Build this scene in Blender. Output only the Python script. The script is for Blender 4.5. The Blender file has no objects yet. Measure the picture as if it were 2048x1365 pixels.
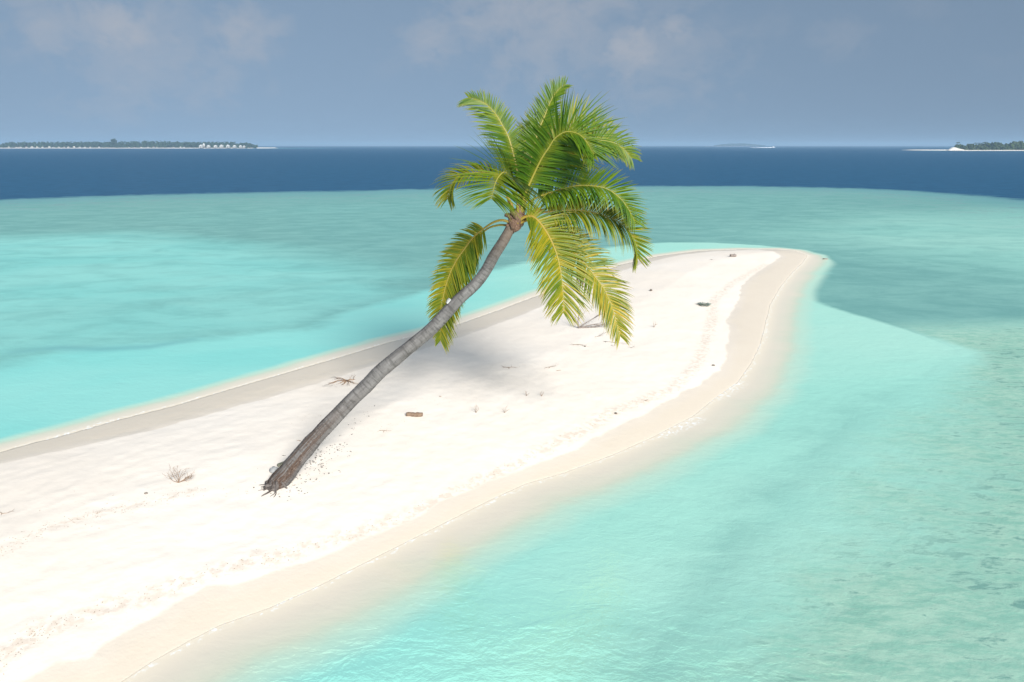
import bpy, bmesh, math, random
import numpy as np
from mathutils import Vector, Matrix

random.seed(7)
rng = np.random.default_rng(7)
R = math.radians
scene = bpy.context.scene
COL = scene.collection

# ------------------------------------------------------------------ camera
CAM_H, PITCH, FPX, CX, CY = 7.0, R(16.0), 1365.0, 1024.0, 682.5
cam_data = bpy.data.cameras.new("camera")
cam_data.sensor_width = 36.0
cam_data.lens = 36.0 * FPX / 2048.0
cam_data.clip_start = 0.1
cam_data.clip_end = 60000.0
cam = bpy.data.objects.new("camera", cam_data)
cam.location = (0, 0, CAM_H)
cam.rotation_euler = (R(90) - PITCH, 0, 0)
COL.objects.link(cam)
scene.camera = cam

# ------------------------------------------------------------------ light
SUN_TRAVEL = Vector((-5.0, 11.2, -6.78)).normalized()      # behind the camera, a little to the right
SUN_EL = math.asin(-SUN_TRAVEL.z)
sun_data = bpy.data.lights.new("sun", 'SUN')
sun_data.energy = 4.6
sun_data.angle = R(20.0)
sun_data.color = (1.0, 0.975, 0.93)
sun = bpy.data.objects.new("sun", sun_data)
sun.rotation_euler = SUN_TRAVEL.to_track_quat('-Z', 'Y').to_euler()
sun.location = (30, -60, 60)
COL.objects.link(sun)

scene.view_settings.view_transform = 'Standard'
scene.view_settings.look = 'None'
scene.view_settings.gamma = 1.0
scene.view_settings.use_curve_mapping = False
scene.view_settings.exposure = 0.50


# ------------------------------------------------------------------ node helper
class NT:
    def __init__(self, tree):
        self.t = tree
        tree.nodes.clear()

    def n(self, kind, **kw):
        nd = self.t.nodes.new(kind)
        for k, v in kw.items():
            setattr(nd, k, v)
        return nd

    def put(self, sock, v):
        if v is None:
            return
        if isinstance(v, bpy.types.NodeSocket):
            self.t.links.new(v, sock)
        elif isinstance(v, (tuple, list)):
            v = tuple(v)
            if sock.type == 'RGBA' and len(v) == 3:
                v = v + (1.0,)
            sock.default_value = v
        else:
            sock.default_value = v

    def math(self, op, a, b=None, c=None, clamp=False):
        nd = self.n('ShaderNodeMath', operation=op, use_clamp=clamp)
        for i, v in enumerate((a, b, c)):
            self.put(nd.inputs[i], v)
        return nd.outputs[0]

    def vec(self, op, a, b=None):
        nd = self.n('ShaderNodeVectorMath', operation=op)
        self.put(nd.inputs[0], a)
        self.put(nd.inputs[1], b)
        return nd.outputs[1] if op in ('DISTANCE', 'LENGTH', 'DOT_PRODUCT') else nd.outputs[0]

    def mix(self, f, a, b, blend='MIX'):
        nd = self.n('ShaderNodeMix', data_type='RGBA', blend_type=blend)
        nd.clamp_factor = True
        self.put(nd.inputs[0], f)
        self.put(nd.inputs[6], a)
        self.put(nd.inputs[7], b)
        return nd.outputs[2]

    def ramp(self, v, lo, hi, a=0.0, b=1.0, smooth=True):
        nd = self.n('ShaderNodeMapRange', interpolation_type='SMOOTHSTEP' if smooth else 'LINEAR')
        nd.clamp = True
        for i, x in enumerate((v, lo, hi, a, b)):
            self.put(nd.inputs[i], x)
        return nd.outputs[0]

    def noise(self, vec, scale, detail=3.0, rough=0.55, dist=0.0):
        nd = self.n('ShaderNodeTexNoise')
        self.put(nd.inputs['Vector'], vec)
        nd.inputs['Scale'].default_value = scale
        nd.inputs['Detail'].default_value = detail
        nd.inputs['Roughness'].default_value = rough
        nd.inputs['Distortion'].default_value = dist
        return nd.outputs['Fac']

    def voro(self, vec, scale, feature='F1'):
        nd = self.n('ShaderNodeTexVoronoi', feature=feature)
        self.put(nd.inputs['Vector'], vec)
        nd.inputs['Scale'].default_value = scale
        return nd.outputs['Distance']

    def attr(self, name, what='Fac'):
        return self.n('ShaderNodeAttribute', attribute_name=name).outputs[what]

    def pos(self):
        return self.n('ShaderNodeNewGeometry').outputs['Position']

    def mapped(self, vec, scale, rotz=0.0):
        nd = self.n('ShaderNodeMapping')
        self.put(nd.inputs['Vector'], vec)
        nd.inputs['Scale'].default_value = scale
        nd.inputs['Rotation'].default_value = (0, 0, rotz)
        return nd.outputs[0]

    def bump(self, h, strength, dist, normal=None):
        nd = self.n('ShaderNodeBump')
        nd.inputs['Strength'].default_value = strength
        nd.inputs['Distance'].default_value = dist
        self.put(nd.inputs['Height'], h)
        self.put(nd.inputs['Normal'], normal)
        return nd.outputs[0]

    def principled(self, color, rough=0.8, normal=None, spec=0.3):
        nd = self.n('ShaderNodeBsdfPrincipled')
        self.put(nd.inputs['Base Color'], color)
        self.put(nd.inputs['Roughness'], rough)
        self.put(nd.inputs['Specular IOR Level'], spec)
        self.put(nd.inputs['Normal'], normal)
        return nd.outputs[0]

    def mixsh(self, f, a, b):
        nd = self.n('ShaderNodeMixShader')
        self.put(nd.inputs[0], f)
        self.put(nd.inputs[1], a)
        self.put(nd.inputs[2], b)
        return nd.outputs[0]

    def out(self, s, socket='Surface'):
        nd = self.n('ShaderNodeOutputMaterial')
        self.t.links.new(s, nd.inputs[socket])


def material(name):
    m = bpy.data.materials.new(name)
    m.use_nodes = True
    return m, NT(m.node_tree)


# ------------------------------------------------------------------ picture point helpers (a pixel gives a direction only)
SP, CP = math.sin(PITCH), math.cos(PITCH)


def ray(px, py):
    u, v = (px - CX) / FPX, (CY - py) / FPX
    return Vector((u, CP + v * SP, -SP + v * CP))


def on_plane(px, py, z=0.0):
    d = ray(px, py)
    t = (z - CAM_H) / d.z
    return Vector((d.x * t, d.y * t, z))


def at_y(px, py, y):
    d = ray(px, py)
    t = y / d.y
    return Vector((d.x * t, y, CAM_H + d.z * t))


# ------------------------------------------------------------------ world sky
world = bpy.data.worlds.new("World")
scene.world = world
world.use_nodes = True
w = NT(world.node_tree)
sky = w.n('ShaderNodeTexSky', sky_type='NISHITA')
sky.sun_disc = False
sky.sun_elevation = SUN_EL
sky.sun_rotation = math.atan2(-SUN_TRAVEL.x, -SUN_TRAVEL.y)
sky.altitude = 0.0
sky.air_density = 1.0
sky.dust_density = 1.5
sky.ozone_density = 1.5
gen = w.n('ShaderNodeTexCoord').outputs['Generated']
# hazy air: the milky low sky keeps the tone it has a little higher up
w.put(sky.inputs['Vector'], w.vec('ADD', w.mapped(w.vec('NORMALIZE', gen), (1, 1, .45)), (0, 0, .46)))
hs = w.n('ShaderNodeHueSaturation')
hs.inputs['Saturation'].default_value = 0.66
hs.inputs['Value'].default_value = 1.0
w.put(hs.inputs['Color'], sky.outputs[0])
sky_col = w.mix(1.0, hs.outputs[0], (1.07, 1.23, 1.25), 'MULTIPLY')
# thin hazy cumulus low over the horizon, all the way round, with the clumps seen ahead
dirn = w.vec('NORMALIZE', gen)
cl_n = w.noise(w.mapped(dirn, (1, 1, 1.7)), 9.0, 6.0, 0.55, 0.3)
cl_m = w.noise(w.mapped(dirn, (1, 1, 1.5)), 15.0, 5.0, 0.6, 0.6)
cl_f = w.noise(w.mapped(dirn, (1, 1, 1.4)), 34.0, 5.0, 0.6)
clump = None
for (px, py, rad, amt) in ((95, 50, 60, .75), (232, 55, 58, 1.0), (300, 110, 120, .55), (478, 62, 62, .75), (865, 78, 60, .7),
                           (1010, 10, 110, .8), (1100, 45, 130, .75), (1180, 60, 90, .45), (1352, 55, 42, 1.0),
                           (1266, 100, 62, .95), (1330, 100, 110, .5), (1680, 70, 45, .35)):
    d = ray(px, py).normalized()
    warp = w.n('ShaderNodeMapping')
    w.put(warp.inputs['Vector'], dirn)
    warp.inputs['Scale'].default_value = (1, 1, 1.35)
    r0 = rad / FPX
    dist = w.vec('DISTANCE', warp.outputs[0], (d.x, d.y, d.z * 1.35))
    dist = w.math('ADD', dist, w.math('ADD', w.math('MULTIPLY', w.math('SUBTRACT', cl_m, 0.5), 2.6 * r0), w.math('MULTIPLY', w.math('SUBTRACT', cl_f, 0.5), 2.2 * r0)))
    b = w.ramp(dist, r0 * 1.5, r0 * 0.15, 0.0, amt)
    clump = b if clump is None else w.math('MAXIMUM', clump, b)
elev = w.n('ShaderNodeSeparateXYZ')
w.put(elev.inputs[0], dirn)
wide = w.ramp(cl_n, 0.50, 0.80, 0.0, 0.30)
wide = w.math('MULTIPLY', wide, w.ramp(elev.outputs[2], 0.04, 0.14))
cover = w.math('MULTIPLY', w.math('MAXIMUM', clump, wide), w.ramp(cl_f, 0.22, 0.66, 0.45, 1.0))
cloud_col = w.mix(1.0, w.mix(0.62, hs.outputs[0], (5.3, 5.3, 5.35)), (0.92, 0.92, 0.94), 'MULTIPLY')
sky_fin = w.mix(w.math('MULTIPLY', cover, 0.74), sky_col, cloud_col)
bg = w.n('ShaderNodeBackground')
bg.inputs['Strength'].default_value = 0.085
w.put(bg.inputs['Color'], sky_fin)
wo = w.n('ShaderNodeOutputWorld')
world.node_tree.links.new(bg.outputs[0], wo.inputs[0])


# ------------------------------------------------------------------ field helpers
def ground_line(pts, z=0.0):
    return np.array([on_plane(p[0], p[1], z)[:2] for p in pts])


def seg_distance(P, L, W=None, closed=False):
    """distance of points P (n,2) to polyline L; with W also the width interpolated at the nearest spot"""
    n = len(L)
    best = np.full(len(P), 1e12)
    wb = np.zeros(len(P))
    for i in range(n if closed else n - 1):
        a, b = L[i], L[(i + 1) % n]
        ab = b - a
        t = np.clip(((P - a) @ ab) / max(1e-9, ab @ ab), 0, 1)
        q = P - a - t[:, None] * ab
        d = (q * q).sum(1)
        m = d < best
        best = np.where(m, d, best)
        if W is not None:
            wb = np.where(m, W[i] * (1 - t) + W[(i + 1) % n] * t, wb)
    return (np.sqrt(best), wb) if W is not None else np.sqrt(best)


def inside(P, L):
    x, y = P[:, 0], P[:, 1]
    r = np.zeros(len(P), bool)
    n = len(L)
    for i in range(n):
        x1, y1 = L[i]
        x2, y2 = L[(i + 1) % n]
        if y1 == y2:
            continue
        c = ((y1 > y) != (y2 > y)) & (x < (x2 - x1) * (y - y1) / (y2 - y1) + x1)
        r ^= c
    return r


def signed(P, L):
    d = seg_distance(P, L, closed=True)
    return np.where(inside(P, L), d, -d)


def smooth(x, a, b):
    t = np.clip((x - a) / (b - a), 0, 1)
    return t * t * (3 - 2 * t)


def vnoise(x, y, seed=0):
    xi, yi = np.floor(x).astype(np.int64), np.floor(y).astype(np.int64)
    xf, yf = x - xi, y - yi

    def h(a, b):
        k = (a * 374761393 + b * 668265263 + seed * 974711) & 0x7fffffff
        k = ((k ^ (k >> 13)) * 1274126177) & 0x7fffffff
        return ((k ^ (k >> 16)) & 0xffff) / 65535.0
    u, v = xf * xf * (3 - 2 * xf), yf * yf * (3 - 2 * yf)
    return (h(xi, yi) * (1 - u) + h(xi + 1, yi) * u) * (1 - v) + (h(xi, yi + 1) * (1 - u) + h(xi + 1, yi + 1) * u) * v


def fbm(x, y, octv=4, seed=0):
    s, a, t = 0, 1.0, 0
    for o in range(octv):
        s = s + a * vnoise(x * 2 ** o + 17.3 * o, y * 2 ** o - 9.1 * o, seed + o)
        t += a
        a *= 0.5
    return s / t


# ---- traced outlines
WATER_FAR = [(0, 905), (60, 888), (140, 868), (230, 842), (350, 812), (450, 782), (560, 750), (680, 715), (780, 685), (900, 655),
             (1000, 620), (1080, 590), (1180, 553), (1240, 530), (1320, 512), (1400, 502), (1480, 499), (1560, 499), (1590, 502),
             (1615, 511)]
WATER_NEAR = [(1605, 526), (1582, 548), (1560, 575), (1540, 610), (1530, 650), (1520, 690), (1503, 725), (1475, 765), (1430, 797),
              (1385, 833), (1310, 872), (1225, 910), (1130, 945), (1050, 968), (980, 1000), (920, 1030), (860, 1060), (780, 1100),
              (700, 1140), (620, 1180), (540, 1215), (440, 1250), (380, 1280), (300, 1325), (240, 1365)]
DRY_FAR = [(0, 938), (120, 912), (250, 885), (400, 845), (560, 800), (700, 757), (830, 712), (950, 672), (1060, 630), (1150, 585),
           (1210, 556), (1290, 530), (1360, 513), (1440, 505), (1520, 503)]
DRY_NEAR = [(1550, 509), (1562, 518), (1545, 530), (1520, 545), (1495, 565), (1482, 580), (1478, 598), (1470, 620), (1452, 645),
            (1460, 672), (1452, 700), (1450, 725), (1440, 745), (1400, 775), (1370, 790), (1320, 818), (1280, 840), (1230, 860),
            (1180, 886), (1150, 906), (1060, 938), (980, 970), (920, 995), (880, 1010), (850, 1030), (780, 1065), (700, 1097),
            (654, 1117), (608, 1136), (531, 1155), (461, 1178), (415, 1181), (385, 1198), (346, 1221), (292, 1255), (215, 1294),
            (185, 1321), (123, 1334), (58, 1365)]


def close_bank(far, near):
    f, nr = ground_line(far), ground_line(near)
    fd = (f[0] - f[4]) / np.linalg.norm(f[0] - f[4])
    nd = (nr[-1] - nr[-8]) / np.linalg.norm(nr[-1] - nr[-8])
    fd = (fd + np.array([-.75, -.66])) / 2
    nd = (nd + np.array([-.75, -.66])) / 2
    return np.vstack([[f[0] + fd * 45], [f[0] + fd * 12], f, nr, [nr[-1] + nd * 12], [nr[-1] + nd * 45]])


BANK_W = close_bank(WATER_FAR, WATER_NEAR)
BANK_D = close_bank(DRY_FAR, DRY_NEAR)
nf = len(WATER_FAR) + 2
SHORE_FAR, SHORE_NEAR = BANK_W[:nf], BANK_W[nf - 1:]
SHELF = [(-500, 840, 3.2), (0, 722, 2.8), (60, 708, 2.6), (160, 692, 2.3), (380, 673, 1.9), (600, 655, 1.4), (650, 630, 1.2), (720, 613, 1.0),
         (780, 598, .9), (880, 576, .9), (960, 545, .8), (1050, 525, .8), (1170, 505, .7), (1250, 490, .6), (1340, 485, .45),
         (1430, 486, .35), (1520, 491, .35), (1600, 500, .35), (1652, 516, .5), (1642, 535, 1.3), (1622, 560, 1.0), (1618, 585, .6),
         (1635, 606, .35), (1680, 620, .3), (1750, 640, .3), (1820, 662, .35), (1900, 688, .45), (1940, 704, .55), (1925, 725, .7),
         (1880, 765, 1.2), (1830, 805, 1.8), (1760, 850, 2.4), (1700, 905, 2.6), (1640, 980, 2.4), (1560, 1050, 2.1), (1490, 1110, 1.9),
         (1440, 1180, 1.7), (1350, 1270, 1.5), (1250, 1365, 1.5)]
shelf_xy = ground_line(SHELF)
shelf_w = np.array([p[2] for p in SHELF])
shelf_xy = np.vstack([shelf_xy, [[0, 3], [-6, -6], [-40, -40], [-70, -20]]])
shelf_w = np.concatenate([shelf_w, [1.0, 1.5, 2, 2]])
EDGE = [(-500, 418), (0, 400), (200, 393), (400, 388), (600, 384), (700, 383), (800, 380), (900, 378), (1000, 376), (1100, 374),
        (1250, 373), (1400, 373), (1500, 373), (1600, 375), (1700, 377), (1800, 381), (1900, 388), (1980, 394), (2048, 401), (2500, 450)]
edge_xy = np.vstack([ground_line(EDGE), [[150, 20], [120, -60], [0, -110], [-120, -60], [-140, 20]]])
LITE_L = ground_line([(-400, 470), (0, 478), (250, 468), (500, 492), (760, 552), (560, 588), (300, 622), (0, 642), (-400, 690)])
LITE_N = ground_line([(-500, 620), (0, 622), (400, 600), (700, 556), (820, 585), (600, 660), (0, 728), (-500, 830)])
LITE_R = ground_line([(1560, 470), (1750, 430), (2100, 415), (2400, 450), (2400, 560), (2048, 560), (1800, 510)])
SEAM = ground_line([(40, 702), (120, 696), (200, 699), (300, 694), (380, 680)])
WRACK = [ground_line([(-80, 1360), (0, 1305), (73, 1253), (173, 1213), (269, 1186), (346, 1159), (446, 1125), (515, 1105), (561, 1098), (623, 1075),
                      (700, 1055), (800, 1022), (870, 987), (950, 952), (1040, 912), (1100, 882), (1180, 845), (1219, 819), (1273, 798),
                      (1342, 771), (1393, 727), (1410, 679), (1424, 645), (1427, 597), (1472, 559), (1533, 525)], 0.25),
         ground_line([(0, 1086), (61, 1051), (127, 1028), (192, 1009), (292, 988), (400, 962)], 0.45)]
FOAM = [ground_line([(110, 877), (150, 866), (200, 850), (235, 841)]), ground_line([(1500, 499), (1545, 499), (1575, 500)]),
        ground_line([(1478, 766), (1440, 793), (1405, 800), (1390, 820)]), ground_line([(1395, 838), (1372, 848), (1330, 868)]),
        ground_line([(1525, 662), (1519, 671)])]


def bank_height(P):
    """terrain height of the sandbank and the lagoon floor"""
    dw = signed(P, BANK_W)
    x, y = P[:, 0], P[:, 1]
    land = np.clip(dw, 0, None)
    up = 0.30 * (1 - np.exp(-land / 3.6)) + 0.03 * land / (1 + land * .3)
    out = np.clip(-dw, 0, None)
    df, dn_ = seg_distance(P, SHORE_FAR), seg_distance(P, SHORE_NEAR)
    steep = smooth(dn_ / (df + dn_ + 1e-6), .35, .65)          # the far shore drops off faster
    out = out * (1.2 + 1.0 * steep)
    down = 0.16 * (1 - np.exp(-out / .55)) + 0.06 * smooth(out, .4, 1.4) + 0.45 * smooth(out, .8, 3.0) + 0.35 * smooth(out, 2.5, 9)
    lag = signed(P, edge_xy)
    drop = 11.0 * smooth(-lag, -4, 16)
    # wind and swash relief
    rel = (fbm(x * .35, y * .35, 4, 3) - .5) * .065 + (fbm(x * 1.7, y * 1.7, 3, 11) - .5) * .02 + (fbm(x * 5, y * 5, 2, 23) - .5) * .014
    z = np.where(dw > 0, up + rel * smooth(dw, .2, 1.6), -down - drop + rel * .7 * smooth(out, .6, 2.5))
    return z


def height_at(x, y):
    return float(bank_height(np.array([[x, y]]))[0])


def on_ground(px, py):
    z = 0.3
    for _ in range(8):
        p = on_plane(px, py, z)
        z = height_at(p.x, p.y)
    return Vector((p.x, p.y, z))


# ------------------------------------------------------------------ object helpers
def link(name, me, mat=None, parent=None):
    o = bpy.data.objects.new(name, me)
    COL.objects.link(o)
    if mat is not None and me is not None:
        me.materials.append(mat)
    if parent is not None:
        o.parent = parent
    return o


def empty(name, loc=(0, 0, 0), rotz=0.0):
    o = bpy.data.objects.new(name, None)
    o.empty_display_size = 0.3
    o.location = loc
    o.rotation_euler = (0, 0, rotz)
    COL.objects.link(o)
    return o


def tag(o, label=None, cat=None, group=None, kind=None):
    if label:
        o["label"] = label
    if cat:
        o["category"] = cat
    if group:
        o["group"] = group
    if kind:
        o["kind"] = kind
    return o


def mesh(name, V, F, smooth_shade=True, attrs=None):
    me = bpy.data.meshes.new(name)
    me.from_pydata([tuple(v) for v in V], [], [tuple(int(i) for i in f) for f in F])
    if smooth_shade:
        me.shade_smooth()
    for k, a in (attrs or {}).items():
        at = me.attributes.new(k, 'FLOAT', 'POINT')
        at.data.foreach_set('value', np.asarray(a, dtype=np.float32))
    me.update()
    return me


def grid_mesh(name, V, nr, na, wrap, attrs):
    """fast quad grid from an (nr*na, 3) array"""
    idx = np.arange(nr * na).reshape(nr, na)
    if wrap:
        idx = np.concatenate([idx, idx[:, :1]], 1)
    a, b, c, d = idx[:-1, :-1].ravel(), idx[:-1, 1:].ravel(), idx[1:, 1:].ravel(), idx[1:, :-1].ravel()
    q = np.stack([a, d, c, b], 1).astype(np.int32)
    me = bpy.data.meshes.new(name)
    me.vertices.add(len(V))
    me.vertices.foreach_set('co', V.astype(np.float32).ravel())
    me.loops.add(q.size)
    me.loops.foreach_set('vertex_index', q.ravel())
    me.polygons.add(len(q))
    me.polygons.foreach_set('loop_start', np.arange(0, q.size, 4, dtype=np.int32))
    me.polygons.foreach_set('loop_total', np.full(len(q), 4, dtype=np.int32))
    me.update(calc_edges=True)
    me.shade_smooth()
    for k, v in attrs.items():
        at = me.attributes.new(k, 'FLOAT', 'POINT')
        at.data.foreach_set('value', v.astype(np.float32))
    return me


class MB:
    """collects tubes, blobs and boxes into one mesh"""

    def __init__(self):
        self.V, self.F, self.A = [], [], []

    def tube(self, pts, radii, sides=6, cap=True, tone=0.0, rough=0.0):
        pts = [Vector(p) for p in pts]
        base = len(self.V)
        up = Vector((0.3, 0.2, 1)).normalized()
        for i, p in enumerate(pts):
            t = (pts[min(i + 1, len(pts) - 1)] - pts[max(i - 1, 0)])
            t = t.normalized() if t.length > 1e-9 else Vector((0, 0, 1))
            a = t.cross(up)
            if a.length < 1e-3:
                a = t.cross(Vector((1, 0, 0)))
            a.normalize()
            b = t.cross(a)
            for k in range(sides):
                th = 2 * math.pi * k / sides
                r = radii[i] * (1 + rough * (random.random() - .5))
                self.V.append(p + (a * math.cos(th) + b * math.sin(th)) * r)
                self.A.append(tone)
        for i in range(len(pts) - 1):
            for k in range(sides):
                k2 = (k + 1) % sides
                self.F.append((base + i * sides + k, base + i * sides + k2, base + (i + 1) * sides + k2, base + (i + 1) * sides + k))
        if cap:
            self.F.append(tuple(base + k for k in reversed(range(sides))))
            self.F.append(tuple(base + (len(pts) - 1) * sides + k for k in range(sides)))

    def blob(self, c, r, seg=7, rings=4, jitter=.25, tone=0.0, flat=None):
        base = len(self.V)
        c = Vector(c)
        r = Vector(r) if not isinstance(r, (int, float)) else Vector((r, r, r))
        self.V.append(c + Vector((0, 0, r.z)))
        self.A.append(tone)
        for i in range(1, rings):
            ph = math.pi * i / rings
            for k in range(seg):
                th = 2 * math.pi * (k + .5 * (i % 2)) / seg
                j = 1 + jitter * (random.random() - .5) * 2
                self.V.append(c + Vector((r.x * math.sin(ph) * math.cos(th), r.y * math.sin(ph) * math.sin(th), r.z * math.cos(ph))) * j)
                self.A.append(tone)
        self.V.append(c - Vector((0, 0, r.z)))
        self.A.append(tone)
        last = len(self.V) - 1
        for k in range(seg):
            self.F.append((base, base + 1 + k, base + 1 + (k + 1) % seg))
            self.F.append((last, last - seg + (k + 1) % seg, last - seg + k))
        for i in range(rings - 2):
            for k in range(seg):
                a = base + 1 + i * seg
                self.F.append((a + k, a + seg + k, a + seg + (k + 1) % seg, a + (k + 1) % seg))

    def hull8(self, corners, tone=0.0):
        b = len(self.V)
        self.V += [Vector(c) for c in corners]
        self.A += [tone] * 8
        for f in ((0, 3, 2, 1), (4, 5, 6, 7), (0, 1, 5, 4), (1, 2, 6, 5), (2, 3, 7, 6), (3, 0, 4, 7)):
            self.F.append(tuple(b + i for i in f))

    def poly(self, pts, faces, tone=0.0):
        b = len(self.V)
        self.V += [Vector(p) for p in pts]
        self.A += [tone] * len(pts)
        for f in faces:
            self.F.append(tuple(b + i for i in f))

    def build(self, name, mat, parent=None, smooth_shade=True, origin=None):
        V = self.V if origin is None else [v - Vector(origin) for v in self.V]
        return link(name, mesh(name, V, self.F, smooth_shade, {'tone': self.A}), mat, parent)


def box8(x0, x1, y0, y1, z0, z1):
    return [(x0, y0, z0), (x1, y0, z0), (x1, y1, z0), (x0, y1, z0), (x0, y0, z1), (x1, y0, z1), (x1, y1, z1), (x0, y1, z1)]


# ------------------------------------------------------------------ sandbank and lagoon floor
def polar(radii, fine, coarse):
    ang = np.concatenate([np.linspace(-R(50), R(50), fine, endpoint=False), np.linspace(R(50), 2 * math.pi - R(50), coarse, endpoint=False)])
    rr, aa = np.meshgrid(radii, ang, indexing='ij')
    return np.stack([rr * np.sin(aa), rr * np.cos(aa)], -1).reshape(-1, 2), len(radii), len(ang)


rows = np.linspace(1560, 372, 560)
rad_near = CAM_H / np.tan(PITCH + np.arctan((rows - CY) / FPX))
rad_bed = np.concatenate([[0.4, 1.5, 2.8, 3.8, 4.6], rad_near[rad_near > 5.0], [150, 180, 230, 300]])
P, nr, na = polar(np.unique(rad_bed), 560, 60)
zb = bank_height(P)
sd_dry = signed(P, BANK_D)
sd_wat = signed(P, BANK_W)
shd, shw = seg_distance(P, shelf_xy, shelf_w, True)
sh_s = np.where(inside(P, shelf_xy), shd, -shd) / np.maximum(shw, .05)
wr = np.minimum(seg_distance(P, WRACK[0]), seg_distance(P, WRACK[1]) + .12)
V = np.concatenate([P, zb[:, None]], 1)

m_sand, s = material("coral_sand")
pos = s.pos()
dry = s.attr('sd_dry')
n1 = s.noise(pos, 1.3, 4)
n2 = s.noise(pos, 7.0, 3)
grain = s.noise(pos, 60.0, 3, .7)
broad = s.noise(pos, 0.22, 3)
edge = s.math('ADD', dry, s.math('MULTIPLY', s.math('SUBTRACT', n1, .5), .35))
edge = s.math('ADD', edge, s.math('MULTIPLY', s.math('SUBTRACT', n2, .5), .10))
f_dry = s.ramp(edge, -.05, .06)
drysand = s.mix(s.ramp(broad, .35, .68), (.835, .745, .645), (.835, .760, .675))
drysand = s.mix(s.ramp(grain, .40, .75, 0, .16), drysand, (.60, .50, .41))
wr_n = s.noise(pos, 3.5, 4, .65)
wline = s.math('SUBTRACT', s.attr('wrack'), s.math('MULTIPLY', s.math('SUBTRACT', wr_n, .5), .5))
f_wr = s.math('MULTIPLY', s.ramp(wline, .34, .02), s.ramp(n2, .40, .62))
drysand = s.mix(s.math('MULTIPLY', f_wr, .40), drysand, (.55, .41, .30))
wetsand = s.mix(n1, (.705, .605, .485), (.740, .645, .525))
wetsand = s.mix(s.ramp(edge, -.5, -.05, 0, .6), wetsand, (.730, .645, .550))
floor = s.mix(s.noise(pos, 2.2, 4), (.55, .48, .36), (.70, .64, .52))
deepf = s.ramp(s.attr('sd_wat'), .05, -.9)
sub = s.mix(deepf, wetsand, floor)
# coral rubble and weed on the outer lagoon floor
shelf = s.attr('shelf')
pat = s.noise(s.mapped(pos, (1, 1.25, 1), .5), 1.15, 6, .68, .6)
patw = s.noise(s.mapped(pos, (1, 1, 1)), .30, 4, .6)
f_reef = s.ramp(s.math('ADD', shelf, s.math('MULTIPLY', s.math('SUBTRACT', patw, .5), 2.6)), .35, -1.2)
thr = s.math('ADD', s.math('MULTIPLY', pat, .7), s.math('MULTIPLY', patw, .35))
f_patch = s.math('MULTIPLY', f_reef, s.ramp(thr, .47, .66))
sub = s.mix(s.math('MULTIPLY', f_reef, .55), sub, (.33, .36, .26))
sub = s.mix(f_patch, sub, (.055, .10, .07))
colr = s.mix(f_dry, sub, drysand)
hgt = s.math('ADD', s.math('MULTIPLY', n2, .5), s.math('MULTIPLY', grain, .12))
hgt = s.math('ADD', hgt, s.math('MULTIPLY', s.noise(pos, 18.0, 3), .3))
nrm = s.bump(hgt, .18, .05)
rough = s.mix(f_dry, (.45, .45, .45), (.95, .95, .95))
s.out(s.principled(colr, rough, nrm, .25))
bank = link('sandbank', grid_mesh('sandbank', V, nr, na, True, {'sd_dry': sd_dry, 'sd_wat': sd_wat, 'shelf': sh_s, 'wrack': wr}), m_sand)
tag(bank, kind='structure')

# ------------------------------------------------------------------ the sea
rad_far = np.geomspace(150, 26000, 90)
rad_w = np.unique(np.concatenate([[0.4, 1.5, 2.8, 3.8, 4.6], rad_near[(rad_near > 5.0) & (rad_near < 148)], rad_far]))
P, nr, na = polar(rad_w, 560, 60)
zb = bank_height(P)
depth = np.where(np.hypot(P[:, 0], P[:, 1]) > 290, 12.0, -zb)
shd, shw = seg_distance(P, shelf_xy, shelf_w, True)
sh_s = np.where(inside(P, shelf_xy), shd, -shd) / np.maximum(shw, .05)
lag = signed(P, edge_xy)
nearr = smooth(signed(P, ground_line([(1150, 1700), (1200, 1250), (1400, 1000), (1640, 780), (1800, 650), (2500, 620), (2900, 1700)])), -1.0, 2.5)
lite = np.maximum(np.maximum(.85 * nearr, .68 * smooth(signed(P, LITE_N), -2, 2)), np.maximum(.75 * smooth(signed(P, LITE_L), -5, 4), .55 * smooth(signed(P, LITE_R), -9, 9)))
seam = np.exp(-(seg_distance(P, SEAM) / .35) ** 2)
foam = np.min([seg_distance(P, f) for f in FOAM], 0)
sd_wat = signed(P, BANK_W)
V = np.concatenate([P, np.zeros((len(P), 1))], 1)

m_sea, s = material("sea_water")
pos = s.pos()
dep = s.attr('depth')
n_big = s.noise(s.mapped(pos, (.6, 1, 1), -.2), .10, 4, .6, .4)
n_mid = s.noise(s.mapped(pos, (.55, 1, 1), -.25), .55, 5, .65, .5)
n_fin = s.noise(s.mapped(pos, (.6, 1, 1), .15), 2.6, 4, .7, .3)
lagv = s.attr('lag')
lag_n = s.math('ADD', lagv, s.math('MULTIPLY', s.math('SUBTRACT', n_mid, .5), 9.0))
f_lag = s.ramp(lag_n, -3.2, 3.4)
shn = s.math('ADD', s.attr('shelf'), s.math('MULTIPLY', s.math('SUBTRACT', n_mid, .5), 2.0))
f_shelf = s.ramp(shn, -.8, .9)
litev = s.math('MULTIPLY', s.attr('lite'), s.ramp(n_mid, .26, .62, .62, 1.0))
tone = s.math('MAXIMUM', s.math('MAXIMUM', f_shelf, litev), s.math('MULTIPLY', s.attr('nearr'), .92))
tone = s.math('ADD', tone, s.math('MULTIPLY', s.math('SUBTRACT', n_big, .5), .34))
tone = s.math('ADD', tone, s.math('MULTIPLY', s.math('SUBTRACT', n_fin, .5), .22))
teal = s.mix(s.ramp(n_mid, .35, .68), (.145, .370, .318), (.195, .440, .375))
sx = s.n('ShaderNodeSeparateXYZ')
s.put(sx.inputs[0], pos)
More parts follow.
